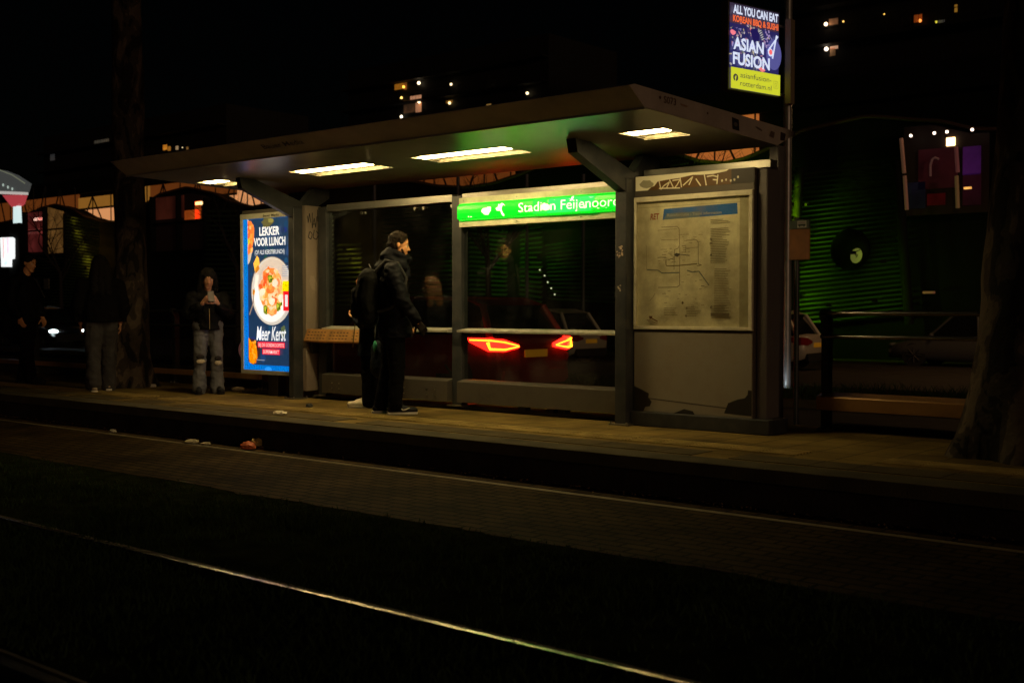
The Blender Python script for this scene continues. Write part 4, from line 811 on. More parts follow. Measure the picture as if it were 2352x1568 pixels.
# windows
def clipbox(g, xa, xb, y0, y1, z0, z1):
    """box whose top follows the arched roofline"""
    n = 16; T = [min(z1, max(z0+.02, ztop(xa+(xb-xa)*k/n)-.15)) for k in range(n+1)]
    poly = [(xa, z0), (xb, z0)]+[(xa+(xb-xa)*k/n, T[k]) for k in range(n, -1, -1)]; g.prism(poly, 1, y0, y1)
def window(xa, ya, xb, yb, Y, parts, frame=True, name='window', skew=0):
    a, b = at(xa, ya, Y), at(xb, yb, Y); g = MB(); e = .05
    clipbox(g, a.x, b.x, Y+.30, Y+.34, b.z, a.z); w_ = put(g, name, mat('window_room', (.03, .018, .018), .6, emit=(.30, .10, .06), es=.003), bd)
    if frame:
        g = MB()
        for x in (a.x, (a.x+b.x)/2, b.x): clipbox(g, x-.05, x+.05, Y-.05, Y+.29, b.z, a.z)
        g.box(a.x, b.x, Y-.04, Y+.28, (a.z+b.z)/2-.03, (a.z+b.z)/2+.03); g.box(a.x-.05, b.x+.05, Y-.06, Y+.29, b.z-.08, b.z); put(g, 'window_frame', M_dark, w_)
    for nm, x0, y0, x1, y1, col, es in parts:
        p, q = at(x0, y0, Y+.26), at(x1, y1, Y+.26); g = MB(); clipbox(g, p.x, q.x, Y+.25, Y+.295, q.z, p.z); put(g, nm, mat('lit_%s_%d' % (nm, int(col[0]*999+col[1]*99)), col, .6, emit='col', es=es, var=.6 if es < .5 else 0, vs=.9), w_)
    return w_
window(54, 476, 148, 582, YB-.3, [('red_wall', 56, 490, 100, 578, (.30, .045, .04), .14), ('beige_wall', 100, 470, 146, 580, (.50, .24, .06), .13), ('tube_lamp', 78, 501, 102, 505, (1, .75, .6), 1.4), ('counter', 60, 528, 98, 536, (.6, .35, .3), .08)])
window(346, 452, 470, 572, YB-.3, [('maroon_wall', 358, 455, 422, 500, (.30, .07, .04), .035), ('orange_screen', 424, 484, 460, 502, (.9, .16, .02), .25), ('orange_screen', 448, 462, 461, 502, (.8, .15, .02), .22), ('spot_lamp', 449, 464, 463, 470, (1, .6, .25), 3), ('spot_lamp', 466, 463, 471, 469, (1, .6, .3), 3)])
w3 = window(2068, 290, 2262, 485, YB-.3, [('purple_wall', 2212, 338, 2252, 400, (.22, .04, .45), .045), ('plum_wall', 2110, 345, 2198, 430, (.16, .03, .06), .010), ('plum_wall', 2212, 400, 2252, 470, (.12, .02, .08), .014), ('red_sofa', 2130, 446, 2170, 470, (.35, .01, .03), .02), ('blue_wall', 2085, 420, 2125, 478, (.03, .035, .10), .02), ('square_lamp', 2174, 317, 2193, 334, (1, .62, .25), 6), ('table_lamp', 2214, 430, 2232, 434, (1, .55, .12), 1.2)], frame=False)
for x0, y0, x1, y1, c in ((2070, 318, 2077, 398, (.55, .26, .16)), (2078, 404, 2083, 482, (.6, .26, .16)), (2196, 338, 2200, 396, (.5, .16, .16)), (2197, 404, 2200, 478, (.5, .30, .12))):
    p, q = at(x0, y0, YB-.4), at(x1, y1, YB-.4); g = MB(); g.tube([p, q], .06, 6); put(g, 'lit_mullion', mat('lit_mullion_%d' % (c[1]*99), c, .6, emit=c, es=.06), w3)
g = MB(); g.tube([at(2137, 405, YB-.2), at(2137, 380, YB-.2), at(2141, 366, YB-.2), at(2148, 362, YB-.2), at(2156, 366, YB-.2)], .035, 6); put(g, 'arch_chair', mat('lit_arch', (.3, .15, .14), .6, emit=(.4, .16, .14), es=.07), w3)
for x, y in ((2092, 312), (2146, 306), (2175, 303), (2233, 298)): lamp('down_lamp', at(x, y, YB-.5), .045, (1, .78, .62), 4, bd)
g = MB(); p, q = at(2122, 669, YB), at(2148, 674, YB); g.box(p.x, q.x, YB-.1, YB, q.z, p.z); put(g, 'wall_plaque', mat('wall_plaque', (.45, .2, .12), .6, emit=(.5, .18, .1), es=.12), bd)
g = MB(); p, q = at(100, 640, YB-.5), at(112, 664, YB-.5); g.box(p.x, q.x, YB-.5, YB-.45, q.z, p.z); put(g, 'notice_board', mat('notice_board', (.25, .25, .22), .6), bd)
# billiard ball sign on the louvre wall
c = at(1953, 573, YB-.4); bb = thing('ball_sign', 'round black billiard ball sign with white number spot on the green louvre wall', 'sign', c)
g = MB(); g.ball(c, (.66, .32, .66), seg=32, rings=20); put(g, 'ball', mat('ball_black', (.002, .002, .003), .7, spec=.08), bb)
c2 = at(1967, 587, YB-.775); A = Art(c2, (1, 0, 0), (0, 0, 1), (0.25, -1, -.3)); A.step = .004; A.ell(.0, .0, .19, .24, (.30, .20, .16), -.3, 28); A.text('9', -.05, -.06, .12, .10, (.03, .01, .01), .03); A.build('number_spot', mat('spot_print', attr=True, rough=.6, emit='col', es=.10), bb)  # warm light on the number spot is put into a faint emission
# high black mass with ring beam above the building (stair tower)
# ------------------------------------------------------------ far apartment towers with balcony lamps
def tower(label, xa, xb, ytop, Y, lamps, patches, depth=14):
    a, b = at(xa, ytop, Y), at(xb, ytop, Y)
    t = thing('apartment_tower', label, 'apartment block', ((a.x+b.x)/2, Y+depth/2, -.3)); M_ = mat('tower_wall', (.008, .008, .008), .8, var=.3, vs=.2)
    g = MB(); g.box(a.x, b.x, Y, Y+depth, -.3, a.z); put(g, 'wall', M_, t)
    z = a.z-2.9; k = 0
    while z > 2 and k < 14:
        g = MB(); g.box(a.x-.1, b.x+.1, Y-1.3, Y-.003, z, z+.2); fl = put(g, 'balcony_slab', M_, t)
        g = MB(); g.box(a.x-.1, b.x+.1, Y-1.3, Y-1.26, z+1.1, z+1.15)
        for q in range(int((b.x-a.x)/.6)+1): g.box(a.x+q*.6, a.x+q*.6+.03, Y-1.29, Y-1.27, z+.2, z+1.1)
        put(g, 'balcony_railing', M_plast, fl); z -= 2.9; k += 1
    for x, y, r, c, e in lamps: lamp('balcony_lamp', at(x, y, Y-.4), r, c, e, t)
    for x0, y0, x1, y1, c, e in patches:
        p, q = at(x0, y0, Y), at(x1, y1, Y); g = MB(); g.box(p.x, q.x, Y-.06, Y-.004, q.z, p.z); put(g, 'lit_window', mat('lit_window_%d_%d' % (c[1]*99, e*99), c, .6, emit=c, es=e, var=.8, vs=.9), t)  # window panes, and patches of lamplit wall with the light put into emission
    return t
WL = (1, .78, .42); OW = (1, .42, .06)
tower('dark apartment tower with round balcony lamps above the shelter roof', 800, 1260, 165, 110, [(962, 191, .20, (1, .75, .45), 4), (927, 200, .17, (1, .5, .06), 3), (1036, 194, .15, WL, 3), (1125, 206, .13, WL, 3), (1211, 214.5, .17, WL, 3), (922, 225, .15, (1, .6, .15), 3), (962.5, 234, .20, (1, .72, .4), 4), (1032.5, 237, .18, (1, .7, .3), 3), (922, 268.5, .20, (1, .85, .6), 3.5)],
      [(907, 189, 928, 204, (.7, .26, .02), .30), (928, 188, 935, 206, (.5, .2, .05), .15), (943, 222, 968, 231, (.9, .42, .22), .42), (955, 231, 968, 257, (.8, .36, .18), .34), (928, 232, 955, 257, (.4, .2, .1), .06), (1025, 232, 1040, 236, (.6, .3, .05), .12), (1118, 240, 1128, 243, (.7, .4, .1), .25)])
tower('low dark block with small amber windows behind the left tree', 100, 520, 316, 95, [(243, 331, .12, (1, .6, .2), 2), (419, 339, .08, WL, 1)], [(375, 334, 384, 344, (1, .35, .03), .5), (386, 337, 392, 346, (.9, .35, .04), .3), (404, 336, 410, 344, (.9, .6, .3), .3), (428, 338, 433, 346, (.8, .4, .1), .15), (217, 324, 250, 328, (.4, .35, .25), .08), (116, 352, 126, 368, (.3, .3, .3), .06)])
tower('tall dark apartment tower at the upper right with scattered lamps', 1815, 2420, -220, 85, [(1897, 56, .14, (1, .72, .45), 4), (1937, 50, .07, (1, .55, .12), 2), (2031, 33, .06, (1, .6, .1), 1.5), (2113, 48, .12, (1, .28, .05), 2), (2150, 51, .09, (.7, .6, .05), 1.2), (1898, 113, .15, (1, .8, .6), 4)],
      [(1907, 103, 1925, 112, (.9, .5, .3), .45), (1907, 112, 1919, 128, (.5, .25, .1), .10), (1905, 45, 1925, 56, (.6, .3, .15), .08), (2100, 36, 2118, 50, (.8, .2, .03), .10), (2193, 12, 2199, 28, (.8, .4, .05), .22), (2155, 48, 2170, 60, (.4, .3, .05), .06)])

# ------------------------------------------------------------ pylon sign far left
YS = 24.0; c = at(30, 600, YS)
py = thing('pylon_sign', 'fan shaped red and grey roadside sign over a white lit price panel, far left', 'sign', (c.x, YS, -.15))
def pxs(pts, y0=YS, dy=.25): return [(at(x, y, y0).x, at(x, y, y0).z) for x, y in pts]
g = MB(); g.prism(pxs([(-75, 400), (-60, 392), (-30, 388), (0, 391), (28, 402), (57, 421), (51, 441), (-60, 436)]), 1, YS, YS+.3); cap_ = put(g, 'sign_cap', mat('cap_grey', (.10, .11, .11), .5, emit=(.10, .105, .10), es=.45), py)
g = MB(); P2 = [(-30, 388), (0, 391), (28, 402), (57, 421)]; g.tube([Vector((at(x, y, YS-.02).x, YS-.02, at(x, y, YS-.02).z)) for x, y in P2], .025, 6); put(g, 'cap_rim', mat('cap_rim', (.3, .32, .25), .5, emit=(.3, .32, .22), es=.4), cap_)
for x, y in ((7, 430-1), (18, 434), (28, 438)): g = MB(); q = at(x, y-4, YS-.03); g.ball(q, (.05, .03, .065), seg=10, rings=6); put(g, 'cap_light', mat('cap_light', (.5, .6, .55), .4, emit=(.5, .62, .55), es=.7), cap_)
g = MB(); g.prism(pxs([(-58, 437), (50, 441), (50, 447), (-58, 443)]), 1, YS-.02, YS+.28); put(g, 'white_band', mat('white_band', (.6, .55, .5), .5, emit=(.7, .65, .6), es=.6), py)
g = MB(); g.prism(pxs([(5, 448), (50, 448), (44, 468), (36, 474), (26, 475)]), 1, YS, YS+.25); put(g, 'red_funnel', mat('red_funnel', (.45, .05, .06), .5, emit=(.62, .07, .085), es=.6), py)
g = MB(); g.prism(pxs([(29, 474), (38, 472), (40, 513), (29, 513)]), 1, YS+.02, YS+.2); put(g, 'light_stem', mat('light_stem', (.7, .8, .8), .5, emit=(.75, .95, .95), es=.85), py)
g = MB(); a, b = at(20, 514, YS), at(44, 545, YS); g.box(a.x, b.x, YS, YS+.3, -.15, a.z); put(g, 'column', M_dark, py)
g = MB(); g.prism(pxs([(4, 546), (30, 545), (35, 548), (35, 594), (28, 596), (28, 613), (7, 613)]), 1, YS-.08, YS-.004); pn = put(g, 'price_panel', mat('price_panel', (.9, .95, 1), .5, emit=(.95, 1, 1), es=1.0), py)
q = at(7, 612, YS-.085); A = Art(q, (1, 0, 0), (0, 0, 1), (0, -1, 0)); A.rect(.02, .35, .10, 1.2, (.95, .45, .45)); A.rect(.42, .55, .48, 1.2, (.9, .35, .6)); A.line([(.20, .75), (.30, .95), (.33, .8)], .02, (.6, .75, .8)); A.line([(.22, .6), (.30, .6)], .02, (.6, .75, .8)); A.text('AF', .14, .06, .14, .2, (.35, .55, .55), .02); A.build('panel_print', mat('panel_print', attr=True, emit='col', es=1.0), pn)

# ------------------------------------------------------------ trees
def bark_mat():
    m = mat('plane_bark', (.17, .14, .10), .9, bump=1, bs=11, spec=.15); n = m.node_tree.nodes; l = m.node_tree.links; b = n['Principled BSDF']
    tc = n.new('ShaderNodeTexCoord'); mp = n.new('ShaderNodeMapping'); mp.inputs['Scale'].default_value = (3.2, 3.2, 1.5); l.new(tc.outputs['Object'], mp.inputs[0])
    t = n.new('ShaderNodeTexNoise'); t.inputs['Scale'].default_value = 1.7; t.inputs['Detail'].default_value = 3.5; t.inputs['Distortion'].default_value = .8; l.new(mp.outputs[0], t.inputs['Vector'])
    cr = n.new('ShaderNodeValToRGB'); l.new(t.outputs[0], cr.inputs[0]); e = cr.color_ramp.elements
    e[0].position = .38; e[0].color = (.011, .009, .007, 1); e[1].position = .62; e[1].color = (.085, .066, .048, 1)
    for p, c in ((.44, (.010, .008, .006, 1)), (.455, (.034, .027, .020, 1)), (.55, (.040, .031, .023, 1)), (.565, (.085, .066, .048, 1))): q = e.new(p); q.color = c
    t2 = n.new('ShaderNodeTexNoise'); t2.inputs['Scale'].default_value = 14; t2.inputs['Detail'].default_value = 6; l.new(tc.outputs['Object'], t2.inputs['Vector'])
    mr = n.new('ShaderNodeMapRange'); mr.inputs[3].default_value = .55; mr.inputs[4].default_value = 1.4; l.new(t2.outputs[0], mr.inputs[0])
    mx = n.new('ShaderNodeMix'); mx.data_type = 'RGBA'; mx.blend_type = 'MULTIPLY'; mx.inputs[0].default_value = 1; l.new(cr.outputs[0], mx.inputs[6]); l.new(mr.outputs[0], mx.inputs[7]); l.new(mx.outputs[2], b.inputs['Base Color'])
    return m
M_bark = bark_mat(); M_twig = mat('twig_bark', (.035, .028, .022), .9)
def branches(g, p, d, r, L, depth, rr, droop=0):
    n = 4; pts = [p]; q = p.copy(); dd = d.copy()
    for i in range(n): dd = (dd+Vector((rr.uniform(-.16, .16), rr.uniform(-.16, .16), rr.uniform(-.05, .14)-droop))).normalized(); q = q+dd*L/n; pts.append(q.copy())
    g.tube(pts, [r*(1-.5*i/n) for i in range(n+1)], 7 if depth > 2 else 4, caps=False)
    if depth > 0:
        for k in range(3 if depth > 1 else 4):
            i = rr.choice([1, 2, 3, 4]); ax = Vector((rr.uniform(-1, 1), rr.uniform(-1, 1), rr.uniform(-.2, .6))).normalized()
            branches(g, pts[i], (dd*.75+ax*.8).normalized(), r*.5, L*.68, depth-1, rr, droop)
def big_tree(loc, prof, lean, label, seed, H=7.5):
    rr = random.Random(seed); t = thing('plane_tree', label, 'tree', loc); c = Vector(loc); g = MB(); seg = 36; rows = 46; vs = []
    for i in range(rows+1):
        z = H*i/rows; k = min(len(prof)-2, max(j for j in range(len(prof)) if prof[j][0] <= z or j == 0)); z0, r0 = prof[k]; z1, r1 = prof[k+1]; r = r0+(r1-r0)*min(1, max(0, (z-z0)/(z1-z0)))
        for s in range(seg):
            a = 2*math.pi*s/seg; fl = (1+.22*max(0, 1-z/.5)*math.sin(a*5+seed)) ; nn = noise.noise(Vector((math.cos(a)*1.2, math.sin(a)*1.2, z*.9+seed)))
            rad = r*fl*(1+.13*nn+.07*noise.noise(Vector((math.cos(a)*3, math.sin(a)*3, z*3))))
            vs.append(c+Vector((math.cos(a)*rad+lean[0]*z, math.sin(a)*rad+lean[1]*z, z)))
    g.add(vs, [(i*seg+k, i*seg+(k+1) % seg, (i+1)*seg+(k+1) % seg, (i+1)*seg+k) for i in range(rows) for k in range(seg)], 0, True); put(g, 'trunk', M_bark, t)
    top = c+Vector((lean[0]*H, lean[1]*H, H-.15)); g = MB(); rt_ = prof[-1][1]
    for k in range(5): a = k*1.26+rr.uniform(-.3, .3); branches(g, top, Vector((math.cos(a)*.6, math.sin(a)*.6, 1)).normalized(), rt_*.6, 2.6, 4, rr)
    put(g, 'crown', M_twig, t); return t
big_tree((-14.10, 8.70, HP-.02), [(0, .33), (.15, .27), (.6, .225), (2.2, .20), (4, .20), (8, .19)], (-.004, .0), 'slim plane tree trunk behind the left end of the shelter roof', 3)
big_tree((-2.62, 8.78, HP-.02), [(0, .50), (.25, .43), (.8, .385), (1.8, .35), (3.2, .32), (8, .28)], (.035, .02), 'thick plane tree trunk with flaking bark at the right edge', 8)
for k, (x, y, sd, lab) in enumerate([(140, 700, 11, 'small bare tree before the building at far left'), (545, 700, 12, 'small bare tree before the building, left of the advert case'), (1120, 700, 17, 'bare tree seen over the green stop name sign'), (1700, 700, 21, 'bare tree before the building over the map case')]):
    b = at(x, 700, 32); rr = random.Random(sd); t = thing('bare_tree', lab, 'tree', (b.x, 32, -.33), group='bare trees before the building')
    g = MB(); g.tube([(b.x, 32, -.34), (b.x+.05, 32, 1.5), (b.x, 32, 3.2)], [.14, .11, .09], 8); put(g, 'trunk', M_twig, t)
    g = MB()
    for q in range(6): a = q*1.05+rr.uniform(-.3, .3); branches(g, Vector((b.x, 32, 2.6+.12*q)), Vector((math.cos(a)*.7, math.sin(a)*.7, 1)).normalized(), .055, 2.0, 3, rr)
    put(g, 'crown', M_twig, t)

# ------------------------------------------------------------ litter
def litter(name, label, p, s, col, seed, flat=.5):
    rr = random.Random(seed); g = MB(); g.ball((0, 0, 0), s, seg=12, rings=8); V = []
    for v in g.v: q = Vector(v); k = 1+.45*noise.noise(q*(2.2/s)+Vector((seed, 0, 0))); V.append(Vector((q.x*k, q.y*k*.8, max(-s*.2, q.z*flat*k))))
    g.v = [tuple(v+Vector(p)+Vector((0, 0, s*.2))) for v in V]; g.sm = [False]*len(g.f); o = g.build(name, mat('litter_%d' % seed, col, .7, var=.3, vs=20)); tag(o, label, 'litter'); return o
litter('crumpled_paper', 'crumpled white paper on the platform edge left of the white shoe', atz(643, 952, HP+.005), .075, (.62, .56, .42), 1, .35)
litter('crumpled_paper', 'pale scrap on the platform by the foot of the left tree', atz(350, 888, HP), .06, (.45, .42, .36), 2, .5)
litter('crumpled_paper', 'torn paper bag below the railing left of the advert case', atz(545, 897, HP), .10, (.34, .28, .16), 3, .3)
litter('crumpled_paper', 'small dark wrapper on the platform under the advert case side', atz(711, 934, HP), .045, (.03, .03, .03), 4, .6)
litter('orange_bag', 'crumpled orange bag lying in the gutter at the platform foot', atz(581, 1030, .01)+Vector((0, -.06, .01)), .085, (.45, .10, .03), 5, .5)
litter('yellow_wrapper', 'yellowish wrapper beside the orange bag at the platform foot', atz(597, 1026, .01)+Vector((0, -.05, .02)), .07, (.35, .25, .07), 6, .7)
litter('crumpled_paper', 'long pale paper strip at the platform foot left of the orange bag', atz(450, 1016, .01)+Vector((0, -.05, 0)), .08, (.26, .22, .13), 7, .25)
litter('crumpled_paper', 'second pale paper scrap between the strip and the orange bag', atz(482, 1020, .01)+Vector((0, -.05, 0)),   .06, (.24, .2, .12), 8, .25)
litter('crumpled_paper', 'small grey scrap at the platform foot at far left', atz(269, 992, .01)+Vector((0, -.05, 0)), .05, (.2, .18, .14), 9, .5)

# ------------------------------------------------------------ people
def skin_mat(nm, c): return mat(nm, c, .5, spec=.35, bump=.05, bs=120)
SK1 = skin_mat('skin_warm', (.62, .30, .13)); SK2 = skin_mat('skin_light', (.40, .20, .11))
def cloth(nm, c, rough=.75, var=.2): return mat(nm, c, rough, var=var, vs=9, bump=.15, bs=35, spec=.12)
V3 = lambda *a: Vector(a)
def hand(b, wr, d, side, palm, curl=.5, k=1.0, thumb=1):
    """palm and five bent fingers rooted in it; d finger direction, palm the direction the palm faces"""
    d = Vector(d).normalized(); pn = Vector(palm); pn = (pn-d*pn.dot(d)).normalized(); s = d.cross(pn).normalized()*side
    wr = Vector(wr); c = wr+d*.05*k
    for q in (-.028, -.009, .010, .028): b.cap(wr+d*.012+s*q*.6*k, .014*k, wr+d*.088*k+s*q*k, .012*k)
    for q, L, r in ((-.030, .060, .0080), (-.010, .072, .0088), (.010, .078, .0090), (.030, .070, .0088)):
        p = wr+d*.090*k+s*q*k; dd = d.copy()
        for seg_ in (.42, .32, .26):
            dd = (dd*math.cos(curl*.75)+pn*math.sin(curl*.75)).normalized(); q2 = p+dd*L*seg_*k; b.cap(p, r*k, q2, r*.92*k, seg=8); p = q2; pn2 = pn
    p = wr+d*.030*k+s*.030*k; td = (d*.55+s*.75*thumb+pn*.35).normalized(); q2 = p+td*.036*k; b.cap(p, .0125*k, q2, .0105*k, seg=8); td2 = (td*.6+d*.6+pn*.35).normalized(); b.cap(q2, .0105*k, q2+td2*.030*k, .0085*k, seg=8)
def head(b, c, f, up, k=1.0):
    """skull, jaw, nose, brow, lips, ears; f facing, up crown direction. returns frame"""
    c = Vector(c); f = Vector(f).normalized(); up = Vector(up); up = (up-f*up.dot(f)).normalized(); l = up.cross(f).normalized(); M_ = Matrix((f, l, up)).transposed()
    p = lambda x, y, z: c+M_ @ Vector((x*k, y*k, z*k))
    b.mb.ball(p(-.012, 0, .030), (.098*k, .076*k, .092*k), seg=24, rings=16, M=M_); b.mb.ball(p(.022, 0, -.025), (.068*k, .060*k, .080*k), seg=20, rings=14, M=M_)
    b.cap(p(.020, .042, -.045), .022*k, p(.066, .014, -.098), .017*k); b.cap(p(.020, -.042, -.045), .022*k, p(.066, -.014, -.098), .017*k); b.cap(p(.068, -.014, -.098), .016*k, p(.068, .014, -.098), .016*k)
    b.cap(p(.072, -.028, .022), .012*k, p(.072, .028, .022), .012*k)                       # brow
    b.cap(p(.080, 0, .012), .009*k, p(.104, 0, -.026), .0105*k); b.cap(p(.090, .010, -.030), .0085*k, p(.090, -.010, -.030), .0085*k)      # nose
    for s in (1, -1):
        b.cap(p(.058, s*.036, -.012), .017*k, p(.062, s*.026, -.035), .014*k)               # cheek
        b.mb.ball(p(-.010, s*.077, .000), (.018*k, .009*k, .030*k), seg=10, rings=8, M=M_)  # ear
    b.cap(p(.084, -.016, -.058), .0062*k, p(.084, .016, -.058), .0062*k); b.cap(p(.081, -.014, -.067), .0068*k, p(.081, .014, -.067), .0068*k)
    b.ell(p(.076, 0, -.05), (.012*k, .02*k, .03*k), M_)
    return p, M_
def face_bits(t, p, M_, k, hair_m, look=0):
    for s in (1, -1):
        g = MB(); g.ball(p(.066, s*.030, .004), .0125*k, 0, 12, 8); g.ball(p(.0765, s*.030+look, .004), .0052*k, 1, 8, 6); g.build('eye', [mat('eye_white', (.6, .58, .54), .2), mat('iris', (.02, .012, .01), .2)], t)
        g = MB(); g.tube([p(.080, s*.014, .026), p(.080, s*.030, .033), p(.070, s*.046, .026)], [.004*k, .0045*k, .003*k], 6); g.build('eyebrow', hair_m, t)
    g = MB(); g.tube([p(.088, .020, -.0625), p(.0915, 0, -.0622), p(.088, -.020, -.0625)], .0022*k, 5); g.build('mouth', mat('lip', (.30, .09, .07), .5), t)
def shoe(t, an, fd, m, sole_m, L=.27, up=(0, 0, 1), name='shoe', kk=1.0):
    """an: ankle point over the heel, fd: toe direction"""
    fd = Vector(fd).normalized(); sd = Vector((0, 0, 1)).cross(fd).normalized(); a = Vector((an[0], an[1], 0)); b = Blob(); z = lambda x, y, h: a+fd*x+sd*y+Vector((0, 0, h))
    b.cap(z(-.045, 0, .050), .040, z(.06, 0, .050), .044, ((0, 0, 1), .9)); b.cap(z(.05, 0, .048), .044, z(L-.105, .004, .040), .040, ((0, 0, 1), .82)); b.cap(z(-.035, 0, .06), .036, z(-.02, 0, .105), .040)
    b.cap(z(.02, 0, .085), .030, z(.10, 0, .062), .030)
    o = b.skin(name, m, t, .008, 3); g = MB(); P = [(-.092, .0), (-.080, .034), (-.03, .043), (.06, .046), (.13, .048), (L-.09, .036), (L-.068, 0), (L-.09, -.038), (.12, -.048), (.05, -.044), (-.03, -.042), (-.080, -.034)]
    vs = [z(x, y, 0) for x, y in P]+[z(x*1.0, y*1.02, .024) for x, y in P]; n = len(P); g.add(vs, [tuple(range(n))[::-1], tuple(range(n, 2*n))]+[(i, (i+1) % n, n+(i+1) % n, n+i) for i in range(n)]); g.build('sole', sole_m, o, .005)
    return o, z

def hair_short(t, p, M_, k, m):
    b = Blob(); b.mb.ball(p(-.020, 0, .046), (.098*k, .084*k, .088*k), seg=24, rings=16, M=M_); b.mb.ball(p(-.050, 0, .002), (.070*k, .078*k, .078*k), seg=20, rings=14, M=M_)
    b.cap(p(.030, .045, .088), .026*k, p(.030, -.045, .088), .026*k); b.cap(p(.005, .066, .03), .020*k, p(-.008, .070, .065), .020*k); b.cap(p(.005, -.066, .03), .020*k, p(-.008, -.070, .065), .020*k); b.cap(p(-.03, -.0, .10), .04*k, p(.045, .0, .098), .024*k)
    o = b.skin('hair', m, t, .006, 2, .006, 70); return o

HB = mat('hair_dark', (.014, .009, .005), .8, spec=.15, var=.4, vs=60, bump=.4, bs=200); HB2 = mat('hair_black', (.006, .005, .004), .8, spec=.15, var=.4, vs=60, bump=.3, bs=200)

# man in a parka with backpack
t = man = thing('person', 'man in long black parka and dark trousers, in profile, standing under the shelter lamps', 'person', (-8.53, 8.22, HP), R(50))
b = Blob(); hc = V3(.045, 0, 1.685); P_, M_ = head(b, hc, (1, 0, -.16), (.1, 0, 1), 1.04)
b.cap((-.01, 0, 1.46), .062, (.02, 0, 1.60), .056); b.chain([((-.03, 0, 1.40), .13), ((-.02, 0, 1.15), .14), ((-.03, 0, .96), .14)], ((1, 0, 0), .75)); b.cap((-.02, -.15, 1.42), .06, (-.02, .15, 1.42), .06)
for s, el, wr in ((-1, (.05, -.265, 1.14), (.20, -.235, .925)), (1, (.02, .26, 1.14), (.12, .24, .92))):
    b.chain([((-.02, s*.18, 1.42), .052), (el, .040), (wr, .027)]); hand(b, V3(*wr), (V3(*wr)-V3(*el))*.6+V3(.05, 0, -.04), s, (-.3 if s < 0 else -.2, -s*.9, .1), .75)
b.chain([((-.03, -.09, .94), .085), ((.01, -.10, .50), .055), ((.0, -.10, .10), .038)]); b.chain([((-.03, .09, .94), .085), ((-.05, .10, .50), .055), ((-.13, .10, .10), .038)])
b.skin('body', SK1, t, .0065, 2); face_bits(t, P_, M_, 1.04, HB)
hair_short(t, P_, M_, 1.04, HB)
g = Blob(); g.cap(P_(.070, -.012, -.098), .020, P_(.070, .012, -.098), .020); g.cap(P_(.03, -.056, -.04), .014, P_(.066, -.022, -.095), .016); g.cap(P_(.03, .056, -.04), .014, P_(.066, .022, -.095), .016); g.cap(P_(.088, -.018, -.052), .004, P_(.088, .018, -.052), .004); g.skin('beard', HB, t, .006, 1, .003, 90)
parka = cloth('parka_black', (.0045, .005, .0075), .7)
b = Blob(); sq = ((1, 0, 0), .80)
b.chain([((-.045, 0, 1.44), .155), ((-.03, 0, 1.30), .200), ((-.01, 0, 1.10), .205), ((.0, 0, .98), .205), ((.005, 0, .88), .215)], sq); b.cap((-.05, -.14, 1.43), .085, (-.05, .14, 1.43), .085)
b.chain([((0, 0, .90), .215), ((.005, 0, .70), .225)], sq)
b.cap((-.075, -.05, 1.56), .080, (-.075, .05, 1.56), .080); b.cap((-.10, -.06, 1.52), .06, (-.14, .0, 1.46), .07); b.cap((-.10, .06, 1.52), .06, (-.14, .0, 1.46), .07)
for s in (1, -1): b.chain([((-.06, s*.055, 1.63), .042), ((.02, s*.074, 1.600), .040), ((.095, s*.045, 1.560), .042), ((.135, 0, 1.550), .042)]); b.chain([((-.04, s*.07, 1.52), .06), ((.06, s*.05, 1.48), .07)])
b.chain([((.09, 0, 1.50), .05), ((.10, 0, 1.40), .07)])
b.chain([((-.04, -.20, 1.42), .090), ((.00, -.255, 1.28), .085), ((.05, -.275, 1.14), .078), ((.185, -.245, .955), .058)]); b.chain([((-.04, .20, 1.42), .088), ((.02, .265, 1.14), .072), ((.11, .245, .955), .056)])
g = Blob()
for s, el, wr in ((-1, (.05, -.265, 1.14), (.20, -.235, .925)), (1, (.02, .26, 1.14), (.12, .24, .92))): hand(g, V3(*wr), (V3(*wr)-V3(*el))*.6+V3(.05, 0, -.04), s, (-.3 if s < 0 else -.2, -s*.9, .1), .75, 1.10); g.skin('glove', cloth('glove_black', (.012, .009, .008), .8), t, .0055, 1); g = Blob()
b.skin('parka', parka, t, .012, 3, .016, 8, (1, 1, 1.8), zcut=.765)
b = Blob(); b.chain([((-.03, -.09, .94), .115), ((.0, -.10, .70), .100), ((.015, -.10, .48), .083), ((.0, -.10, .20), .073), ((-.005, -.10, .085), .072)]); b.chain([((-.03, .09, .94), .115), ((-.04, .10, .70), .100), ((-.05, .10, .48), .083), ((-.115, .10, .20), .073), ((-.135, .10, .085), .072)])
b.skin('trousers', cloth('trousers_black', (.003, .003, .0035), .95), t, .011, 3, .011, 9, (1, 1, 1.4))
sw = mat('sole_white', (.62, .58, .50), .6); sb_ = cloth('shoe_black', (.015, .015, .017), .5)
for an, y in (((-.0, -.10), 0), ((-.14, .10), 0)):
    o, z = shoe(t, an, (1, .04, 0), sb_, sw, .29)
    g = MB(); g.tube([z(.05, -.050, .060), z(.065, -.052, .047), z(.085, -.052, .050), z(.135, -.050, .070)], [.004, .008, .007, .002], 6); g.build('white_mark', sw, o)
    b = Blob(); b.cap(z(-.015, 0, .10), .040, z(-.01, 0, .135), .038); b.skin('sock', mat('sock_grey', (.45, .40, .33), .8), t, .008, 1)
bp_ = thing('backpack', "bulky black backpack worn on the back of the man in the parka", 'backpack', (-8.53, 8.22, HP), R(50))
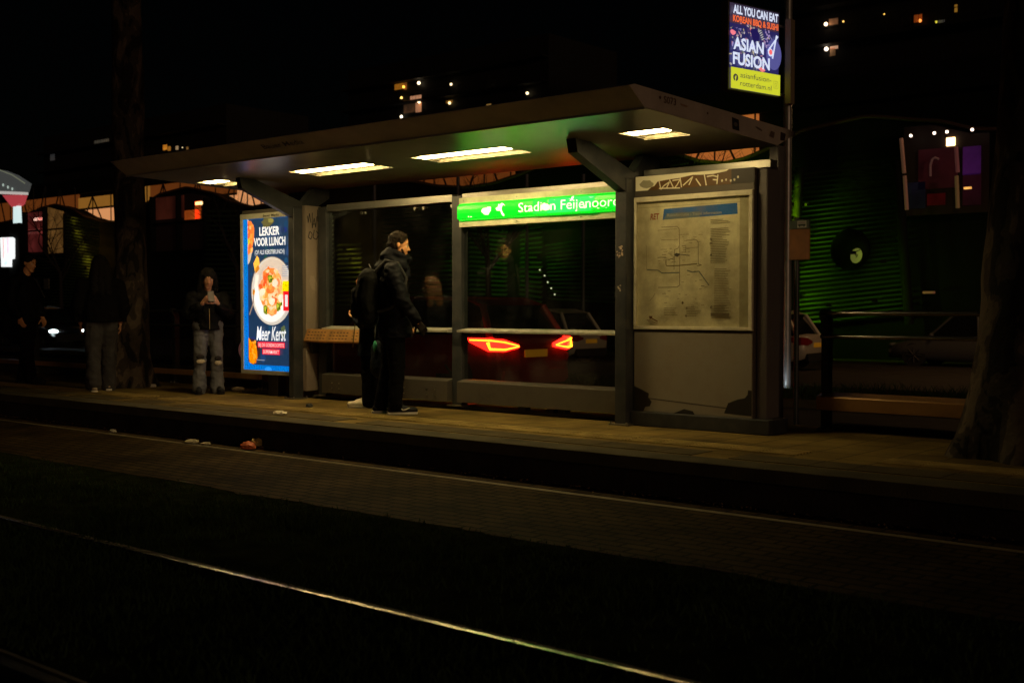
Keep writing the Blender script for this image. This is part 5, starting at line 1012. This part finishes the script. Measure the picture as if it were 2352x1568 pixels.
b = Blob(); b.chain([((-.27, -.05, 1.33), .125), ((-.29, -.05, 1.15), .135), ((-.27, -.05, .98), .125)], ((1, 0, 0), .85)); b.chain([((-.27, .07, 1.33), .12), ((-.29, .07, 1.15), .13), ((-.27, .07, .98), .12)], ((1, 0, 0), .85)); b.chain([((-.385, 0, 1.20), .07), ((-.385, 0, 1.03), .08)], ((1, 0, 0), .7))
b.skin('bag', cloth('backpack_cloth', (.003, .0035, .003), .85), bp_, .011, 3, .010, 10)
for s in (-1, 1):
    g = MB(); g.tube([(-.20, s*.10, 1.42), (-.10, s*.135, 1.53), (.02, s*.15, 1.50), (.10, s*.165, 1.36), (.08, s*.19, 1.18), (-.06, s*.205, 1.06), (-.18, s*.16, 1.02)], [.018]*7, 8); g.build('strap', mat('strap', (.006, .006, .006), .8), bp_)
g = MB(); g.tube([(-.24, -.04, 1.45), (-.25, 0, 1.49), (-.24, .04, 1.45)], .010, 6); g.build('handle', MATS['strap'], bp_)

# woman standing behind the man, looking down
t = thing('person', 'woman in dark blue jacket and white shoe, mostly hidden behind the man with the backpack', 'person', (-9.27, 8.58, HP), R(212))
b = Blob(); P_, M_ = head(b, (.06, 0, 1.285), (.9, .1, -.45), (.4, 0, 1), .97); b.cap((-.02, 0, 1.12), .055, (.03, 0, 1.22), .05); b.chain([((-.02, 0, 1.08), .12), ((-.02, 0, .82), .13)], ((1, 0, 0), .75))
for s in (1, -1):
    b.chain([((-.02, s*.15, 1.13), .045), ((.04, s*.20, .90), .036), ((.14, s*.10, .95), .025)]); hand(b, (.14, s*.10, .95), (.6, -s*.5, .25), s, (-.2, -s*.3, 1), .8, .92); b.chain([((-.02, s*.08, .82), .08), ((.0, s*.08, .42), .05), ((-.02, s*.09, .09), .035)])
b.skin('body', SK1, t, .008, 2); face_bits(t, P_, M_, .97, HB); hair_m = mat('hair_auburn', (.20, .07, .02), .5, var=.4, vs=50, bump=.3, bs=160)
b = Blob(); b.mb.ball(P_(-.02, 0, .045), (.10, .085, .088), seg=22, rings=14, M=M_); b.chain([(P_(-.06, .03, .0), .075), (P_(-.075, .04, -.12), .065), (P_(-.07, .05, -.24), .045)]); b.chain([(P_(-.06, -.03, .0), .075), (P_(-.075, -.04, -.12), .065), (P_(-.07, -.05, -.24), .045)])
for s in (1, -1): b.chain([(P_(.03, s*.062, .06), .026), (P_(.02, s*.078, -.04), .026), (P_(.02, s*.075, -.16), .024), (P_(.04, s*.07, -.26), .018)])
b.skin('hair', hair_m, t, .008, 2, .007, 30)
b = Blob(); b.chain([((-.03, 0, 1.13), .13), ((-.02, 0, .98), .165), ((-.01, 0, .80), .165), ((0, 0, .50), .19)], sq); b.cap((-.03, -.13, 1.13), .075, (-.03, .13, 1.13), .075); b.cap((-.03, -.03, 1.2), .07, (-.03, .03, 1.2), .07)
for s in (1, -1): b.chain([((-.02, s*.16, 1.13), .075), ((.04, s*.21, .90), .066), ((.12, s*.12, .95), .048)])
b.skin('jacket', cloth('jacket_navy', (.010, .014, .022), .7), t, .012, 3, .014, 9, zcut=.55); g = MB(); g.tube([(.16, .0, 1.12), (.175, .0, .9), (.20, .0, .64)], .006, 5); g.build('zip', mat('brass_zip', (.5, .38, .15), .3, .9), t)
b = Blob()
for s in (1, -1): b.chain([((-.01, s*.08, .80), .11), ((.0, s*.085, .45), .085), ((-.01, s*.09, .08), .085)])
b.skin('trousers', MATS['trousers_black'], t, .012, 3, .012, 9)
M_ws = cloth('shoe_white', (.85, .78, .60), .6, .1); shoe(t, (.03, .09), (1, .1, 0), M_ws, sw, .27); shoe(t, (-.05, -.09), (1, -.15, 0), M_ws, sw, .27)
bg2 = thing('handbag', 'dark bag with a green patch held beside the half hidden woman', 'bag', (-9.02, 8.45, HP)); b = Blob(); b.chain([((0, 0, .62), .10), ((0, 0, .45), .12)], ((0, 1, 0), .5)); b.skin('bag', MATS['jacket_navy'], bg2, .01, 2, .008, 12); g = MB(); g.ball((.02, -.062, .66), (.03, .012, .06), seg=10, rings=7); g.build('green_patch', mat('green_patch', (.05, .35, .2), .5), bg2); g = MB(); g.tube([(-.05, 0, .70), (-.04, 0, .88), (.03, 0, .88), (.05, 0, .70)], .008, 6); g.build('handle', MATS['strap'], bg2)

# girl reading her phone in ripped jeans
t = thing('person', 'young woman in black jacket and ripped pale jeans reading her phone', 'person', (-12.25, 8.62, HP), R(-28))
b = Blob(); P_, M_ = head(b, (.03, .0, 1.415), (1, 0, -.33), (.3, 0, 1), .96); b.cap((-.02, 0, 1.22), .05, (.01, 0, 1.33), .045); b.chain([((-.02, 0, 1.18), .11), ((-.02, 0, .86), .12)], ((1, 0, 0), .75))
for s in (1, -1):
    b.chain([((-.02, s*.15, 1.19), .045), ((.03, s*.20, .97), .036), ((.22, s*.085, 1.12), .025)]); hand(b, (.22, s*.085, 1.125), (.55, -s*.50, .55), s, (-.3, -s*.6, .3), .75, .95)
    b.chain([((-.02, s*.085, .84), .08), ((.0, s*.09, .44), .05), ((-.02, s*.10, .09), .035)])
b.skin('body', SK2, t, .0065, 2); face_bits(t, P_, M_, .96, HB2)
b = Blob(); b.mb.ball(P_(-.025, 0, .050), (.105, .092, .092), seg=22, rings=14, M=M_)
for s in (1, -1): b.chain([(P_(.01, s*.062, .07), .038), (P_(-.01, s*.085, -.02), .040), (P_(-.02, s*.095, -.14), .044), (P_(-.03, s*.10, -.27), .042)]); b.chain([(P_(-.07, s*.04, 0), .07), (P_(-.09, s*.05, -.28), .06)])
b.skin('hair', HB2, t, .008, 2, .007, 25)
bj = cloth('jacket_black', (.003, .003, .003), .75)
b = Blob(); b.chain([((-.03, 0, 1.18), .135), ((-.02, 0, 1.02), .175), ((-.01, 0, .86), .175), ((0, 0, .64), .180)], sq); b.cap((-.03, -.15, 1.18), .085, (-.03, .15, 1.18), .085); b.cap((-.03, -.03, 1.25), .075, (-.03, .03, 1.25), .075)
for s in (1, -1): b.chain([((-.02, s*.18, 1.18), .090), ((.02, s*.235, .98), .085), ((.17, s*.12, 1.075), .058)])
b.skin('jacket', bj, t, .012, 3, .016, 9, zcut=.79); g = MB(); g.tube([(.140, 0, 1.05), (.150, .0, .95), (.155, .0, .80)], .0035, 5); g.build('zip', MATS['brass_zip'], t)
jm = mat('jeans_pale', (.09, .092, .098), .8, var=.35, vs=8, bump=.2, bs=60, dirt=(.14, .15, .17), dscale=5, damt=.5)
b = Blob()
for s in (1, -1): b.chain([((-.01, s*.085, .85), .105), ((.0, s*.09, .66), .092), ((.01, s*.10, .46), .078), ((-.01, s*.105, .28), .078), ((-.01, s*.11, .06), .090)])
b.skin('jeans', jm, t, .011, 2, .014, 9, (1, 1, 1.3))
for s, zz_, w_ in ((-1, .46, .05), (1, .44, .042)):
    g = MB(); g.ball((.088, s*.105, zz_), (.02, w_, .032), seg=12, rings=8); g.ball((.094, s*.105+.005, zz_-.055), (.012, w_*1.1, .028), 1, 12, 8); g.build('knee_rip', [mat('rip_hole', (.012, .01, .01), .9), mat('rip_threads', (.42, .38, .26), .9, var=.4, vs=60)], t)
for s in (1, -1): shoe(t, (.0, s*.115), (1, s*.15, 0), sb_, sb_, .25)
ph = thing('phone', 'smartphone held in both hands by the young woman in ripped jeans', 'phone', (-12.25, 8.62, HP), R(-28))
g = MB(); Mx = Matrix.Translation((.305, 0, 1.20)) @ Matrix.Rotation(R(-35), 4, 'Y'); g.box(-.005, .005, -.038, .038, -.078, .078, 0, Mx); g.build('phone_body', mat('phone_case', (.05, .03, .03), .4), ph, .004); g = MB(); g.box(-.0062, -.0052, -.034, .034, -.072, .072, 0, Mx); g.build('screen', mat('phone_screen', (.5, .3, .2), .3, emit=(1, .72, .6), es=.5), ph)

# woman seen from behind by the left tree, pale jeans
t = thing('person', 'long haired person in dark jacket and grey jeans standing before the left tree', 'person', (-13.70, 8.02, HP), R(152))
b = Blob(); P_, M_ = head(b, (.03, 0, 1.60), (1, 0, -.1), (.1, 0, 1), 1.0); b.cap((-.01, 0, 1.38), .055, (.01, 0, 1.5), .05); b.chain([((-.02, 0, 1.33), .12), ((-.02, 0, .95), .13)], ((1, 0, 0), .75))
for s in (1, -1): b.chain([((-.02, s*.17, 1.34), .048), ((-.03, s*.24, 1.08), .038), ((.05, s*.24, .86), .026)]); hand(b, (.05, s*.24, .86), (.2, 0, -1), s, (0, -s, 0), .5, .96)
b.chain([((-.02, -.09, .92), .09), ((.10, -.09, .50), .055), ((.10, -.09, .10), .036)]); b.chain([((-.02, .09, .92), .09), ((-.06, .09, .50), .055), ((-.20, .09, .12), .036)])
b.skin('body', SK2, t, .008, 2); face_bits(t, P_, M_, 1.0, HB2)
b = Blob(); b.mb.ball(P_(-.02, 0, .045), (.105, .09, .092), seg=22, rings=14, M=M_)
for s in (1, 0, -1): b.chain([(P_(-.06, s*.05, .02), .06), (P_(-.09, s*.07, -.16), .07), (P_(-.11, s*.08, -.36), .055)])
b.skin('hair', HB2, t, .009, 2, .009, 22)
b = Blob(); b.chain([((-.03, 0, 1.34), .15), ((-.02, 0, 1.18), .20), ((-.02, 0, 1.0), .215), ((-.01, 0, .72), .22)], sq); b.cap((-.03, -.17, 1.34), .09, (-.03, .17, 1.34), .09)
for s in (1, -1): b.chain([((-.02, s*.21, 1.34), .095), ((-.02, s*.275, 1.08), .088), ((.05, s*.26, .90), .066)])
b.skin('jacket', cloth('jacket_brownblack', (.0035, .003, .003), .95), t, .013, 3, .02, 8, zcut=.88)
b = Blob(); b.chain([((-.02, -.09, .90), .125), ((.07, -.095, .55), .105), ((.10, -.095, .30), .09), ((.10, -.095, .07), .10)]); b.chain([((-.02, .09, .90), .125), ((-.06, .095, .55), .10), ((-.15, .095, .30), .09), ((-.20, .095, .10), .095)])
b.skin('jeans', mat('jeans_grey', (.03, .028, .03), .85, var=.25, vs=6, bump=.2, bs=60), t, .012, 3, .016, 8)
shoe(t, (.10, -.095), (1, 0, 0), cloth('shoe_beige', (.30, .24, .17), .7), sw, .26); shoe(t, (-.20, .095), (1, .1, 0), MATS['shoe_beige'], sw, .26)

# man in dark clothes at the far left
t = thing('person', 'man in dark jacket and trousers standing at the far left edge', 'person', (-15.85, 8.14, HP), R(25))
b = Blob(); P_, M_ = head(b, (.06, 0, 1.68), (1, 0, -.25), (.2, 0, 1), 1.03); b.cap((-.01, 0, 1.46), .06, (.03, 0, 1.60), .055); b.chain([((-.02, 0, 1.40), .13), ((-.02, 0, .98), .14)], ((1, 0, 0), .75))
for s in (1, -1): b.chain([((-.02, s*.19, 1.42), .052), ((-.05, s*.25, 1.13), .040), ((.08, s*.24, .93), .027)]); hand(b, (.08, s*.24, .93), (.4, 0, -1), s, (0, -s, 0), .6)
b.chain([((-.02, -.09, .95), .09), ((.08, -.10, .52), .055), ((.16, -.10, .10), .038)]); b.chain([((-.02, .09, .95), .09), ((-.05, .10, .52), .055), ((-.16, .10, .11), .038)])
b.skin('body', SK1, t, .008, 2); face_bits(t, P_, M_, 1.03, HB2); hair_short(t, P_, M_, 1.05, HB2)
b = Blob(); b.chain([((-.03, 0, 1.42), .15), ((-.02, 0, 1.22), .195), ((-.01, 0, 1.0), .195), ((0, 0, .74), .20)], sq); b.cap((-.03, -.16, 1.42), .09, (-.03, .16, 1.42), .09); b.cap((-.05, -.04, 1.52), .075, (-.05, .04, 1.52), .075)
for s in (1, -1): b.chain([((-.02, s*.21, 1.42), .088), ((-.05, s*.27, 1.14), .078), ((.07, s*.25, .97), .058)])
b.skin('jacket', bj, t, .013, 3, .018, 8, zcut=.86)
b = Blob(); b.chain([((-.02, -.09, .95), .115), ((.07, -.10, .55), .09), ((.15, -.10, .08), .075)]); b.chain([((-.02, .09, .95), .115), ((-.05, .10, .55), .09), ((-.155, .10, .09), .075)])
b.skin('trousers', MATS['trousers_black'], t, .012, 3, .013, 8); shoe(t, (.16, -.10), (1, 0, 0), sb_, sb_, .28); shoe(t, (-.16, .10), (1, .1, 0), sb_, sb_, .28)
sg = thing('shoulder_bag', 'black bag hanging at the hip of the man at the far left edge', 'bag', (-15.85, 8.14, HP), R(25)); b = Blob(); b.chain([((-.26, -.05, .92), .09), ((-.27, -.05, .74), .11)], ((1, 0, 0), .6)); b.skin('bag', MATS['backpack_cloth'], sg, .011, 2, .008, 12); g = MB(); g.tube([(-.26, -.05, 1.0), (-.20, -.10, 1.25), (-.10, .05, 1.56), (.05, .15, 1.45), (.17, .18, 1.2)], .012, 6); g.build('strap', MATS['strap'], sg)

# unseen street lamp, added at the far right to light the cars and far road
sl = at(2400, 700, 29.5); t = thing('street_lamp', 'amber street lamp by the far road, its post hidden behind the big right tree', 'street lamp', (sl.x, 29.5, -.25))
g = MB(); g.tube([(sl.x, 29.5, -.25), (sl.x, 29.5, 6.6)], [.08, .05], 10); g.tube([(sl.x, 29.5, 6.55), (sl.x-.2, 28.6, 6.75)], .03, 6); put(g, 'pole', M_paint, t)
g = MB(); g.box(sl.x-.35, sl.x-.05, 27.9, 28.7, 6.70, 6.80); hd = put(g, 'lamp_head', M_paint, t, .02)
g = MB(); g.box(sl.x-.31, sl.x-.09, 27.95, 28.5, 6.685, 6.698); put(g, 'lens', mat('street_lens', (1, .6, .3), .5, emit=(1, .5, .18), es=30), hd)
l = bpy.data.lights.new('street_lamp_light', 'AREA'); l.shape = 'RECTANGLE'; l.size = .2; l.size_y = .5; l.energy = 60; l.color = (1, .52, .20); q = bpy.data.objects.new('street_lamp_light', l); S.collection.objects.link(q); q.location = (sl.x-.2, 28.2, 6.67)

up = thing('ground_uplight', 'small pale uplight in the grass at the foot of the lamp post', 'uplight', (lpx.x+.16, lpx.y-.32, -.07)); g = MB(); g.tube([Vector(up.location), Vector(up.location)+Vector((0, 0, .10))], .06, 12); put(g, 'housing', M_fix, up)  # uplight added to brighten the foot of the pole
l = bpy.data.lights.new('ground_uplight_light', 'AREA'); l.shape = 'DISK'; l.size = .08; l.energy = .9; l.color = (.75, .9, 1); q = bpy.data.objects.new('ground_uplight_light', l); S.collection.objects.link(q); q.location = Vector(up.location)+Vector((0, 0, .11)); q.rotation_euler = Vector((.35, -.55, -1)).to_track_quat('Z', 'X').to_euler()
